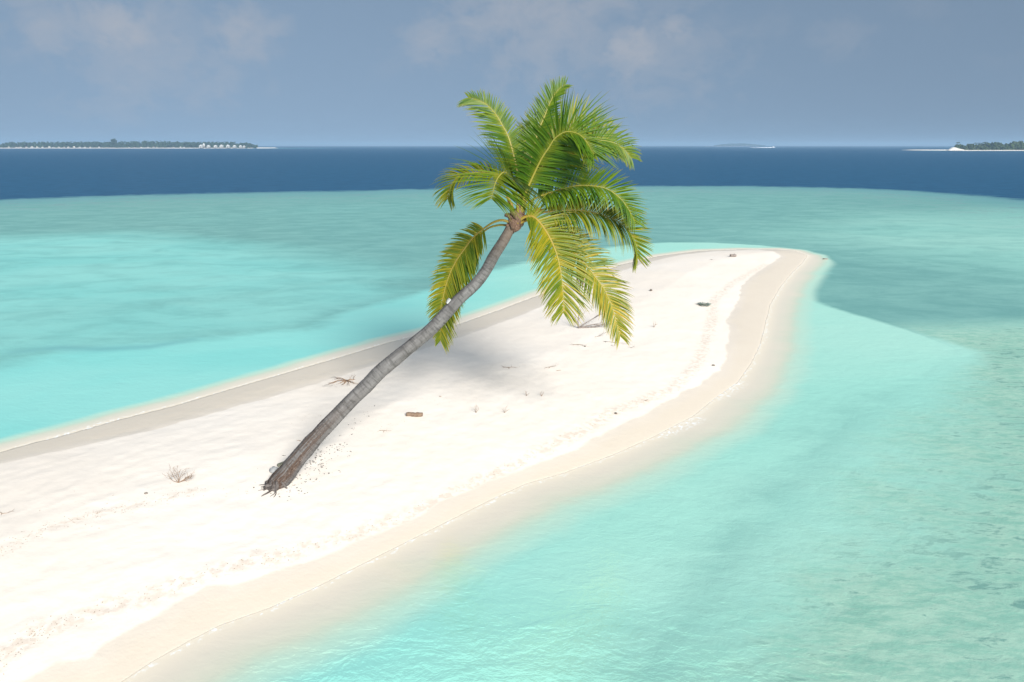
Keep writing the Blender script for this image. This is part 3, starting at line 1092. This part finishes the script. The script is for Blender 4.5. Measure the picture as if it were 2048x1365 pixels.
for (px, py, sz, lab) in ((768, 862, 16, 'small forked twig on sand between the trunk and the log'), (1098, 735, 22, 'hooked brown twig on open sand below the front fronds'),
                          (1115, 742, 8, 'tiny twig just right of the hooked brown twig'), (1016, 736, 26, 'flat twig litter left of the hooked brown twig'),
                          (880, 793, 15, 'pale twig on sand above and right of the log'), (600, 882, 22, 'orange-brown twig close to the left side of the trunk'),
                          (1423, 520, 11, 'grey twig left of the dark driftwood block'), (4, 1028, 20, 'brown stick at the left border of the picture'),
                          (1155, 690, 28, 'low drift of thin twigs right under the dead branch'), (1290, 802, 9, 'small twig on the strand line by the dark pebble'),
                          (1262, 696, 12, 'faint grey twig right of the lowest frond tip')):
    a = random.uniform(-.4, .4)
    twig_thing('fallen_twig', lab, px, py, sz * .7, [(1, a, .04), (-1, a + .2, .04, .7), (.3, -1, .05, .5)],
               m_greytwig if 'grey' in lab else m_twig, 'twig', .55, 1, .5, -.02)
for (px, py, sz, lab) in ((952, 826, 13, 'little dry sprout on sand right of the log'), (1009, 826, 11, 'second dry sprout further right of the log'),
                          (1308, 655, 9, 'tiny dry sprout on sand right of the frond tips'), (1053, 792, 8, 'tiny V-shaped sprout in the middle of open sand'),
                          (1083, 793, 8, 'tiny bent sprout right beside the V-shaped one')):
    twig_thing('dry_sprout', lab, px, py, sz, [(-.5, 0, 1), (.1, .1, 1), (.6, 0, .8)], m_twig, 'plant', .45, 1, .3, .0, 'stem')


def stone_thing(px, py, size_px, label, mat=m_stone, name='stone', cat='stone'):
    g = on_ground(px, py)
    k = mpp(g) * size_px / 2
    mbd = MB()
    mbd.blob((0, 0, k * .3), (k, k * .8, k * .62), 9, 6, .16)
    o = mbd.build(name, mat)
    o.location = g
    o.rotation_euler = (0, 0, random.uniform(0, 3))
    return tag(o, label, cat)


stone_thing(1427, 732, 6, 'dark pebble on dry sand near the wet edge at right')
stone_thing(1232, 828, 6.5, 'dark pebble on the strand line below the fronds')
stone_thing(292, 988, 6, 'brown pebble on the left sand near the dead bush')
stone_thing(1302, 582, 7, 'brown pebble on the upper sandbank right of the fronds')
stone_thing(1170, 694, 4, 'small dark pebble under the frond tips by the dead branch')
stone_thing(508, 976, 3.5, 'tiny dark pebble left of the palm roots')
g = on_plane(1650, 519, 0)
mbd = MB()
k = mpp(g)
mbd.blob((0, 0, -.02), (k * 6, k * 3, k * 2.2), 9, 5, .25)
o = mbd.build('rock', m_stone)
o.location = g
tag(o, 'dark rock just breaking the water off the sandbank tip', 'rock')

# creeping plant by the wrack line
g = on_ground(1405, 611)
k = mpp(g)
plant = empty('beach_creeper', g)
tag(plant, 'low grey-green creeping plant on white sand near the right shore', 'plant')
mbd = MB()
for i in range(150):
    a, r = random.uniform(0, 6.28), random.random() ** .6
    c = Vector((math.cos(a) * r * 13 * k + (3 * k if r > .5 else 0), math.sin(a) * r * 9 * k * 1.6, random.uniform(.02, .09)))
    th = random.uniform(0, 6.28)
    l = Vector((math.cos(th), math.sin(th), random.uniform(-.2, .5))) * random.uniform(.04, .075)
    sd_ = l.cross(Vector((0, 0, 1))).normalized() * .022
    mbd.poly([c - l, c + sd_, c + l, c - sd_], [(0, 1, 2, 3)])
lv = mbd.build('leaves', m_green, plant)
lv["kind"] = "stuff"
for i in range(7):
    mbd = MB()
    a = i * .9 + .2
    pts = [Vector((math.cos(a) * 12 * k * f, math.sin(a) * 14 * k * f, .03 + .02 * math.sin(f * 6))) for f in (0, .3, .6, 1)]
    mbd.tube(pts, [.010, .009, .007, .004], 5)
    mbd.build('runner', m_twig, plant)

# things at the palm: pale block on the trunk, plank and slab at the foot
i0 = int(NS * .655)
best = min(range(NS), key=lambda i: abs((cl[i].x / (cl[i].y * CP + (CAM_H - cl[i].z) * SP)) * FPX + CX - 906))
tdir = (cl[best + 3] - cl[best - 3]).normalized()
upn = (Vector((0, 0, 1)) - tdir * tdir.z).normalized()
sidev = tdir.cross(upn)
blk = MB()
cen = Vector((0, 0, 0))


def obox(c, ex, ey, ez):
    return [c + ex * a + ey * b + ez * d for d in (-1, 1) for (a, b) in ((-1, -1), (1, -1), (1, 1), (-1, 1))]


topp = cl[best] + upn * (rad[best] * .93)
blk.hull8(obox(Vector((0, 0, 0)) + upn * .03, tdir * .058, sidev * .034, upn * .018))
blk.hull8(obox(upn * .056 + tdir * .02, tdir * .04, sidev * .03, upn * .007))
o = blk.build('wooden_block', m_pale, None, False)
o.location = topp
tag(o, 'small pale grey block wedged on top of the palm trunk below the left fronds', 'block')
g = on_ground(564, 931)
pl = MB()
k = mpp(g)
dv = Vector((.78, .62, .12)).normalized()
sv_ = Vector((-.62, .78, 0))
pl.hull8(obox(Vector((0, 0, .03)), dv * .10, sv_ * .028, Vector((0, 0, .02))))
pl.hull8(obox(Vector((0, 0, .058)) - dv * .02, dv * .07, sv_ * .024, Vector((0, 0, .008))))
o = pl.build('plank', simple_mat('old_green_plank', (.10, .10, .075), (.25, .25, .19), 12, .9, .4), None, False)
o.location = g
tag(o, 'short dark greenish plank leaning at the left side of the trunk foot', 'plank')
g = on_ground(548, 944)
mbd = MB()
mbd.blob((0, 0, .035), (.09, .10, .07), 10, 6, .2)
o = mbd.build('coral_lump', m_pale)
o.location = g
tag(o, 'pale grey coral lump against the left side of the palm foot', 'coral')

# scattered bark flakes at the foot, shell grit along the strand lines
m_flake = simple_mat('bark_flake', (.05, .04, .036), (.22, .20, .185), 30, .95, .2)


def flake(mbd, c, r, tone=0):
    a = random.uniform(0, 6.28)
    l = Vector((math.cos(a), math.sin(a), random.uniform(-.1, .25))) * r
    s2 = Vector((-math.sin(a), math.cos(a), random.uniform(-.1, .2))) * r * random.uniform(.25, .6)
    h = Vector((0, 0, r * .35))
    mbd.poly([c - l, c + s2, c + l, c - s2, c + h], [(0, 1, 4), (1, 2, 4), (2, 3, 4), (3, 0, 4)], tone)


mbd = MB()
for i in range(330):
    f = abs(random.gauss(0, .36))
    px = 560 + f * 190 + random.gauss(0, 14) + (18 if random.random() < .7 else -20)
    py = 972 - f * 190 * 1.05 + random.gauss(0, 13) + (16 if random.random() < .7 else 4)
    g = on_ground(px, py) if i % 3 == 0 else g + Vector((random.uniform(-.12, .12), random.uniform(-.12, .12), 0))
    g.z = height_at(g.x, g.y)
    flake(mbd, Vector(g) + Vector((0, 0, .004)), random.uniform(.008, .034))
o = mbd.build('bark_flakes', m_flake, None, False)
tag(o, 'grey bark flakes strewn over the sand beside the trunk foot', 'bark flakes', kind='stuff')
m_grit = simple_mat('shell_grit', (.16, .11, .07), (.45, .34, .24), 40, .95, .2)
mbd = MB()
pts_all = []
for li, (ln, cnt) in enumerate(zip(WRACK, (1500, 260))):
    seg = np.linalg.norm(np.diff(ln, axis=0), axis=1)
    cs = np.concatenate([[0], np.cumsum(seg)])
    for i in range(cnt):
        t = rng.random() ** 1.3 * cs[-1]
        x = np.interp(t, cs, ln[:, 0]) + rng.normal() * .13
        y = np.interp(t, cs, ln[:, 1]) + rng.normal() * .13
        pts_all.append((x, y, rng.uniform(.006, .020)))
for i in range(420):
    px, py = rng.uniform(-20, 1480), rng.uniform(520, 1340)
    p = on_plane(px, py, .4)
    pts_all.append((p.x, p.y, rng.uniform(.004, .012)))
for (px, py, n_, sp) in ((1030, 725, 40, .5), (960, 770, 25, .6), (1150, 690, 40, .4), (880, 795, 25, .4), (780, 840, 30, .5), (450, 965, 25, .5), (650, 820, 40, .4), (760, 705, 40, .4),
                         (200, 1010, 30, .7), (1210, 780, 20, .4)):
    c = on_plane(px, py, .4)
    for i in range(n_):
        pts_all.append((c.x + rng.normal() * sp, c.y + rng.normal() * sp * .5, rng.uniform(.006, .02)))
PA = np.array(pts_all)
keep = signed(PA[:, :2], BANK_D) > .15
PA = PA[keep]
ZA = bank_height(PA[:, :2])
for (x, y, r), z in zip(PA, ZA):
    flake(mbd, Vector((x, y, z)), r)
o = mbd.build('shell_grit', m_grit, None, False)
tag(o, 'brown shell and coral grit scattered along the strand lines', 'shell grit', kind='stuff')

# ------------------------------------------------------------------ far islands
m_islesand = simple_mat('far_beach_sand', (.74, .68, .58), (.82, .77, .70), .02, .95, .1)


def wood_mat(name, c1, c2, c3):
    m, q = material(name)
    t = q.attr('tone')
    n = q.noise(q.pos(), .25, 4, .7)
    c = q.mix(t, c1, c2)
    c = q.mix(q.ramp(n, .45, .75), c, c3)
    q.out(q.principled(c, .9, q.bump(n, .6, 1.0), .1))
    return m


m_wood1 = wood_mat('far_island_foliage', (.014, .030, .018), (.030, .054, .026), (.045, .068, .036))
m_wood2 = wood_mat('near_island_foliage', (.022, .040, .016), (.046, .072, .026), (.085, .095, .055))
m_shallow = simple_mat('far_shallow_water', (.10, .32, .40), (.15, .40, .46), .03, 1.0, .0, spec=0.0)
m_white = simple_mat('white_plaster', (.40, .40, .385), (.54, .53, .51), 1, .8, .05)
m_thatch = simple_mat('pale_thatch', (.52, .46, .38), (.70, .64, .55), 1.5, .95, .2)
m_dark = simple_mat('dark_timber', (.10, .07, .05), (.18, .13, .10), 2, .9, .2)


def sheet(name, px_pts, z, mat, label=None):
    """a low tapering spit: flat top, sloping rim"""
    ring0 = [on_plane(x, y, 0) for (x, y) in px_pts]
    c = sum(ring0, Vector()) / len(ring0)
    V = [Vector((p.x, p.y, -.3)) for p in ring0] + [Vector((c.x + (p.x - c.x) * .97, c.y + (p.y - c.y) * .9, z)) for p in ring0]
    n = len(ring0)
    F = [(i, (i + 1) % n, n + (i + 1) % n, n + i) for i in range(n)] + [tuple(n + i for i in range(n))]
    o = link(name, mesh(name, V, F, False, {}), mat)
    tag(o, kind='structure')
    return o


def pt(px, y, z=0.0):
    d = ray(px, 291)
    return Vector((d.x * y / d.y, y, z))


# left island: about 1.6 km off
Y1 = CAM_H / math.tan(PITCH + math.atan((297.4 - CY) / FPX))


def island_base(name, x0, x1, y0, depth, z, mat, wig=6.0):
    n = 60
    front = [pt(x0 + (x1 - x0) * i / n, y0) + Vector((0, wig * math.sin(i * .7), 0)) for i in range(n + 1)]
    for i, p in enumerate(front):
        e = min(i, n - i) / n
        p.y += depth * .5 * max(0, 1 - e * 9) ** 2
    back = [p + Vector((0, 2 * (y0 + depth * .5 - p.y) + 1, 0)) for p in front]
    V, F = [], []
    for i in range(n + 1):
        f, b = front[i], back[i]
        prof = ((0, -.4), (.03, .25), (.10, z * .8), (.2, z), (.8, z), (.97, .3), (1, -.4))
        for (t, h) in prof:
            e = min(1, min(i, n - i) / 2.0)
            p = f.lerp(b, t)
            V.append(Vector((p.x, p.y, h * e - .4 * (1 - e))))
    m_ = 7
    for i in range(n):
        for k in range(m_ - 1):
            F.append((i * m_ + k, (i + 1) * m_ + k, (i + 1) * m_ + k + 1, i * m_ + k + 1))
    o = link(name, mesh(name, V, F, True), mat)
    tag(o, kind='structure')
    return front


def scrub(mbd, c, w_, h, tone):
    """one rough tree crown made of several clumps down to the ground"""
    n = 5
    for i in range(n):
        f = i / (n - 1)
        mbd.blob(c + Vector((random.gauss(0, w_ * .30), random.gauss(0, w_ * .3), h * (.28 + .58 * f))), (w_ * (.55 - .2 * f) * random.uniform(.8, 1.2), w_ * .5, h * .24 * random.uniform(.8, 1.2)),
                 6, 4, .35, tone + random.uniform(-.2, .2))


def palm_tuft(mbd, c, h, tone):
    mbd.tube([c, c + Vector((random.gauss(0, .6), 0, h * .55)), c + Vector((random.gauss(0, 1), 0, h))], [.35, .28, .22], 5, True, tone)
    top = mbd.V[-1].copy()
    for k in range(9):
        a = k * .7 + random.random()
        l = random.uniform(2.6, 3.6)
        d = Vector((math.cos(a), math.sin(a), 0))
        s_ = Vector((-d.y, d.x, 0)) * .55
        p1 = top + d * l * .55 + Vector((0, 0, .9))
        p2 = top + d * l + Vector((0, 0, -.9))
        mbd.poly([top, p1 + s_, p2, p1 - s_, p1 - Vector((0, 0, .35))], [(0, 1, 4), (1, 2, 4), (2, 3, 4), (3, 0, 4)], tone)


kk1 = Y1 / FPX * 1.04
island_base('left_island_beach', -120, 520, Y1, 260, 1.6, m_islesand)
mbd = MB()
tops = [(-120, 283), (0, 288), (14, 285), (40, 284.5), (90, 284.5), (160, 284), (228, 284), (300, 282.8), (330, 283), (380, 284.5), (440, 284), (470, 284.5), (498, 286), (512, 290)]
tx, ty = [t[0] for t in tops], [t[1] for t in tops]
for i in range(620):
    px = random.uniform(-110, 511)
    hgt_ = (295.6 - np.interp(px, tx, ty)) * kk1
    back = random.random()
    c = pt(px, Y1 + 30 + 120 * back, 0)
    scrub(mbd, c, random.uniform(5, 8.5), hgt_ * random.uniform(.72, 1.0), random.uniform(.1, .9))
for i in range(150):
    px = random.uniform(-100, 505)
    hgt_ = (295.6 - np.interp(px, tx, ty)) * kk1
    palm_tuft(mbd, pt(px, Y1 + random.uniform(28, 110), 0), hgt_ * random.uniform(.85, 1.08), random.uniform(.2, .9))
o = mbd.build('island_wood', m_wood1)
tag(o, 'dense dark tree belt covering the long low island at left', 'trees', kind='stuff')
tall = empty('tall_tree', pt(229, Y1 + 60, 0))
tag(tall, 'single tall round tree rising above the left island tree line', 'tree')
mbd = MB()
mbd.tube([(0, 0, 0), (.3, 0, 8), (-.2, 0, 15)], [.9, .7, .5], 7)
mbd.build('trunk', m_dark, tall)
mbd = MB()
for i in range(46):
    a, r, hh_ = random.uniform(0, 6.28), random.random() ** .5 * 5.5, random.uniform(-1, 1)
    mbd.blob((math.cos(a) * r * math.sqrt(1 - hh_ * hh_ * .8), math.sin(a) * r, 15.8 + hh_ * 5), random.uniform(1.2, 2.2), 6, 4, .35, random.uniform(0, .5))
mbd.build('crown', m_wood1, tall)


def hut(px, y, wpx, label, group, stilt=False, two=False, roofmat=None):
    k = y / FPX * 1.04
    w_ = wpx * k * .8
    base = pt(px, y, 1.5 if not stilt else 0.0)
    o = empty('beach_hut' if not stilt else 'overwater_villa', base)
    tag(o, label, 'hut' if not stilt else 'villa', group)
    z0 = 0 if not stilt else 2.2
    h = w_ * .34
    mbd = MB()
    mbd.hull8(box8(-w_ * .40, w_ * .40, -w_ * .35, w_ * .35, z0, z0 + h))
    mbd.build('wall', m_white, o, False)
    mbd = MB()
    e = w_ * .5
    mbd.poly([(-e, -e * .9, z0 + h), (e, -e * .9, z0 + h), (e, e * .9, z0 + h), (-e, e * .9, z0 + h), (-e * .25, 0, z0 + h + w_ * .36), (e * .25, 0, z0 + h + w_ * .36)],
             [(0, 1, 5, 4), (1, 2, 5), (2, 3, 4, 5), (3, 0, 4), (3, 2, 1, 0)])
    mbd.build('roof', roofmat or m_thatch, o, False)
    mbd = MB()
    mbd.hull8(box8(-w_ * .08, w_ * .08, -w_ * .35 - .12, -w_ * .35 - .01, z0, z0 + h * .8))
    mbd.build('door', m_dark, o, False)
    if stilt:
        mbd = MB()
        mbd.hull8(box8(-w_ * .52, w_ * .52, -w_ * .5, w_ * .4, z0 - .45, z0 - .01))
        mbd.build('deck', m_dark, o, False)
        for sx in (-.42, 0, .42):
            for sy in (-.42, .34):
                mbd = MB()
                mbd.tube([(w_ * sx, w_ * sy, -1), (w_ * sx, w_ * sy, z0 - .4)], [.25, .25], 6)
                mbd.build('stilt', m_dark, o)
    return o


_o = ['first', 'second', 'third', 'fourth', 'fifth', 'sixth', 'seventh', 'eighth', 'ninth', 'tenth', 'eleventh', 'twelfth', 'thirteenth', 'fourteenth',
      'fifteenth', 'sixteenth', 'seventeenth', 'eighteenth', 'nineteenth']
ORD = _o + ['twentieth'] + ['twenty-' + w_ for w_ in _o[:9]] + ['thirtieth']
hx = [(16, 4), (31, 4), (37, 5), (42, 4), (51, 5), (63, 5.5), (74, 4.5), (84, 6), (97, 4.5), (107, 4), (117, 4), (127, 5), (138, 5), (148, 4.5), (157, 4), (170, 4), (180, 3.5), (199, 4), (212, 3.5),
      (255, 4), (270, 3.5), (280, 4), (297, 3.5), (307, 4), (313, 3.5), (325, 3.5), (347, 3.5), (362, 5), (369, 4)]
for i, (px, wp) in enumerate(hx):
    hut(px + random.uniform(-2, 2), Y1 + random.uniform(20, 34), wp * random.uniform(.75, 1.1), 'small pale beach hut, ' + ORD[i] + ' from the left along the left island beach', 'huts along the left island beach', roofmat=random.choice((m_white, m_thatch, m_thatch, m_dark))).scale = (random.uniform(.8, 1.15), 1, random.uniform(.65, 1.2))
vx = [(402, 9), (417, 8), (431, 8), (443, 9), (456, 9), (469, 8), (481, 7), (488, 6)]
for i, (px, wp) in enumerate(vx):
    hut(px, Y1 + 10, wp, 'white roofed stilt villa, ' + ORD[i] + ' from the left off the left island', 'villas over the water off the left island', True, roofmat=m_white)
o = hut(408, Y1 + 30, 5, 'tallest white house between the stilt villas of the left island', None, True, roofmat=m_white)
o.scale = (1, 1, 2.1)


def lagoon_strip(name, x0, x1, y0, y1, z):
    n = 24
    V = []
    for i in range(n + 1):
        t = i / n
        V.append(pt(x0 + (x1 - x0) * t, y0 + 5 * math.sin(i), z))
    for i in range(n + 1):
        t = i / n
        V.append(pt(x0 + (x1 - x0) * t, y0 + (y1 - y0) * (1 - t) ** .7 + 4, z))
    F = [(i, i + 1, n + 2 + i, n + 1 + i) for i in range(n)]
    o = link(name, mesh(name, V, F, True), m_shallow)
    tag(o, kind='structure')


lagoon_strip('left_island_shallows', 380, 665, Y1 - 40, Y1 + 260, .06)

# right island: about 0.85 km off
Y2 = CAM_H / math.tan(PITCH + math.atan((302.2 - CY) / FPX))
kk2 = Y2 / FPX * 1.04
island_base('right_island_beach', 1893, 2290, Y2, 150, 1.0, m_islesand, 2.5)
mbd = MB()
cB = pt(1911, Y2 + 40, 0)
V, F = [], []
NRX, NRY = 40, 14
for j in range(NRY + 1):
    for i in range(NRX + 1):
        u, v_ = i / NRX, j / NRY
        hgt_ = 5.2 * math.sin(math.pi * min(1, u * 1.0)) ** .8 * math.sin(math.pi * v_) ** .7 * (.75 + .3 * math.sin(u * 5 + 1))
        p = pt(1896 + 36 * u, Y2 + 6 + 50 * v_, 0)
        V.append(Vector((p.x, p.y, .2 + hgt_ + .3 * random.random())))
for j in range(NRY):
    for i in range(NRX):
        a = j * (NRX + 1) + i
        F.append((a, a + 1, a + NRX + 2, a + NRX + 1))
o = link('sand_dune', mesh('sand_dune', V, F, True), m_islesand)
tag(o, kind='structure')
mbd = MB()
tx2 = [1905, 1914, 1925, 1945, 1960, 1975, 1985, 2010, 2030, 2300]
ty2 = [293, 288, 291, 289, 289, 287, 285.5, 287, 285.5, 284]
for i in range(520):
    px = random.uniform(1912, 2290)
    b = random.random()
    if px < 1930 and b < .5:
        continue
    hgt_ = (301.5 - np.interp(px, tx2, ty2)) * kk2
    scrub(mbd, pt(px, Y2 + 22 + 90 * b, 0), random.uniform(3, 5.2), hgt_ * random.uniform(.6, 1.0) * (.55 + .45 * min(1, b * 3)), random.uniform(.1, 1))
for px in (1914, 1950, 1957, 1966, 1971, 2040):
    palm_tuft(mbd, pt(px, Y2 + 70, 0), (301.5 - np.interp(px, tx2, ty2)) * kk2 * 1.08, .2)
o = mbd.build('island_wood', m_wood2)
tag(o, 'grey-green bushes and trees covering the island at the right border', 'trees', kind='stuff')
lagoon_strip('right_island_shallows', 1900, 1835, Y2 - 4, Y2 + 60, .05)

# faint island on the horizon
Y3 = 5200.0
kk3 = Y3 / FPX * 1.04
island_base('distant_island_beach', 1422, 1530, Y3, 300, 1.2, m_islesand, 10)
mbd = MB()
for i in range(160):
    px = random.uniform(1430, 1526)
    prof = math.sin(math.pi * (px - 1424) / 108) ** .6
    scrub(mbd, pt(px, Y3 + random.uniform(60, 220), 0), random.uniform(14, 22), 5.0 * kk3 * prof * random.uniform(.75, 1), random.uniform(0, .8))
o = mbd.build('island_wood', m_wood1)
tag(o, 'faint hazy tree line of the distant island on the horizon', 'trees', kind='stuff')

# speedboat with its wake
m_boat = simple_mat('white_boat_paint', (.80, .80, .80), (.86, .86, .86), 1, .4, .0)
Y4 = CAM_H / math.tan(PITCH + math.atan((296.0 - CY) / FPX))
bx_ = pt(1547, Y4, 0)
boat = empty('speedboat', bx_)
tag(boat, 'small white speedboat running on the open sea near the horizon', 'boat')
mbd = MB()
secs = []
for i, (x, hw, zk, zt) in enumerate(((-5.5, 1.5, -.3, 1.3), (-2, 1.7, -.4, 1.4), (2, 1.6, -.2, 1.6), (4.6, .9, .4, 1.9), (6, .08, 1.2, 2.1))):
    secs.append([(x, -hw, zt), (x, -hw * .85, (zk + zt) / 2), (x, 0, zk), (x, hw * .85, (zk + zt) / 2), (x, hw, zt)])
Vh = [v for s_ in secs for v in s_]
Fh = []
for i in range(4):
    for k_ in range(4):
        Fh.append((i * 5 + k_, i * 5 + k_ + 1, (i + 1) * 5 + k_ + 1, (i + 1) * 5 + k_))
    Fh.append((i * 5, (i + 1) * 5, (i + 1) * 5 + 4, i * 5 + 4))
Fh.append((0, 1, 2, 3, 4))
mbd.poly(Vh, Fh)
mbd.build('hull', m_boat, boat, False)
mbd = MB()
mbd.hull8([(-2.5, -1.1, 1.5), (1.8, -1.1, 1.6), (1.8, 1.1, 1.6), (-2.5, 1.1, 1.5), (-2.2, -.95, 3.1), (.6, -.95, 3.1), (.6, .95, 3.1), (-2.2, .95, 3.1)])
mbd.build('cabin', m_boat, boat, False)
mbd = MB()
mbd.hull8([(1.9, -1.0, 1.75), (2.02, -1.0, 1.75), (2.02, 1.0, 1.75), (1.9, 1.0, 1.75), (.75, -.85, 2.9), (.87, -.85, 2.9), (.87, .85, 2.9), (.75, .85, 2.9)])
mbd.build('windscreen', m_dark, boat, False)
mbd = MB()
mbd.hull8(box8(-6.2, -5.55, -.5, .5, .2, 1.6))
mbd.build('outboard_engine', m_dark, boat, False)
m_foam = simple_mat('white_wake_foam', (.74, .78, .80), (.88, .90, .90), .4, .9, .2)
mbd = MB()
for i in range(260):
    f = random.random() ** 1.5
    x = -6 - 62 * f
    mbd.blob((x, random.gauss(0, .9 + 2.0 * f), .05), (random.uniform(1.2, 2.6), random.uniform(.6, 1.2), random.uniform(.5, 1.7) * (1 - .7 * f)), 6, 4, .3)
o = mbd.build('wake', m_foam)
o.location = bx_
tag(o, 'white foaming wake trailing left behind the speedboat', 'wake', kind='stuff')

# ------------------------------------------------------------------ the haze over the sea
HX = 26500.0
m_haze = bpy.data.materials.new('sea_haze')
m_haze.use_nodes = True
q = NT(m_haze.node_tree)
pv = q.n('ShaderNodeVolumePrincipled')
pv.inputs['Color'].default_value = (.44, .66, .90, 1)
pv.inputs['Density'].default_value = .00025
pv.inputs['Anisotropy'].default_value = 0.0
q.out(pv.outputs[0], 'Volume')
mbd = MB()
mbd.hull8(box8(-HX, HX, -HX, HX, -13.5, 40))
o = mbd.build('haze', m_haze, None, False)
tag(o, kind='stuff', label='thin pale sea haze lying over the water', cat='haze')
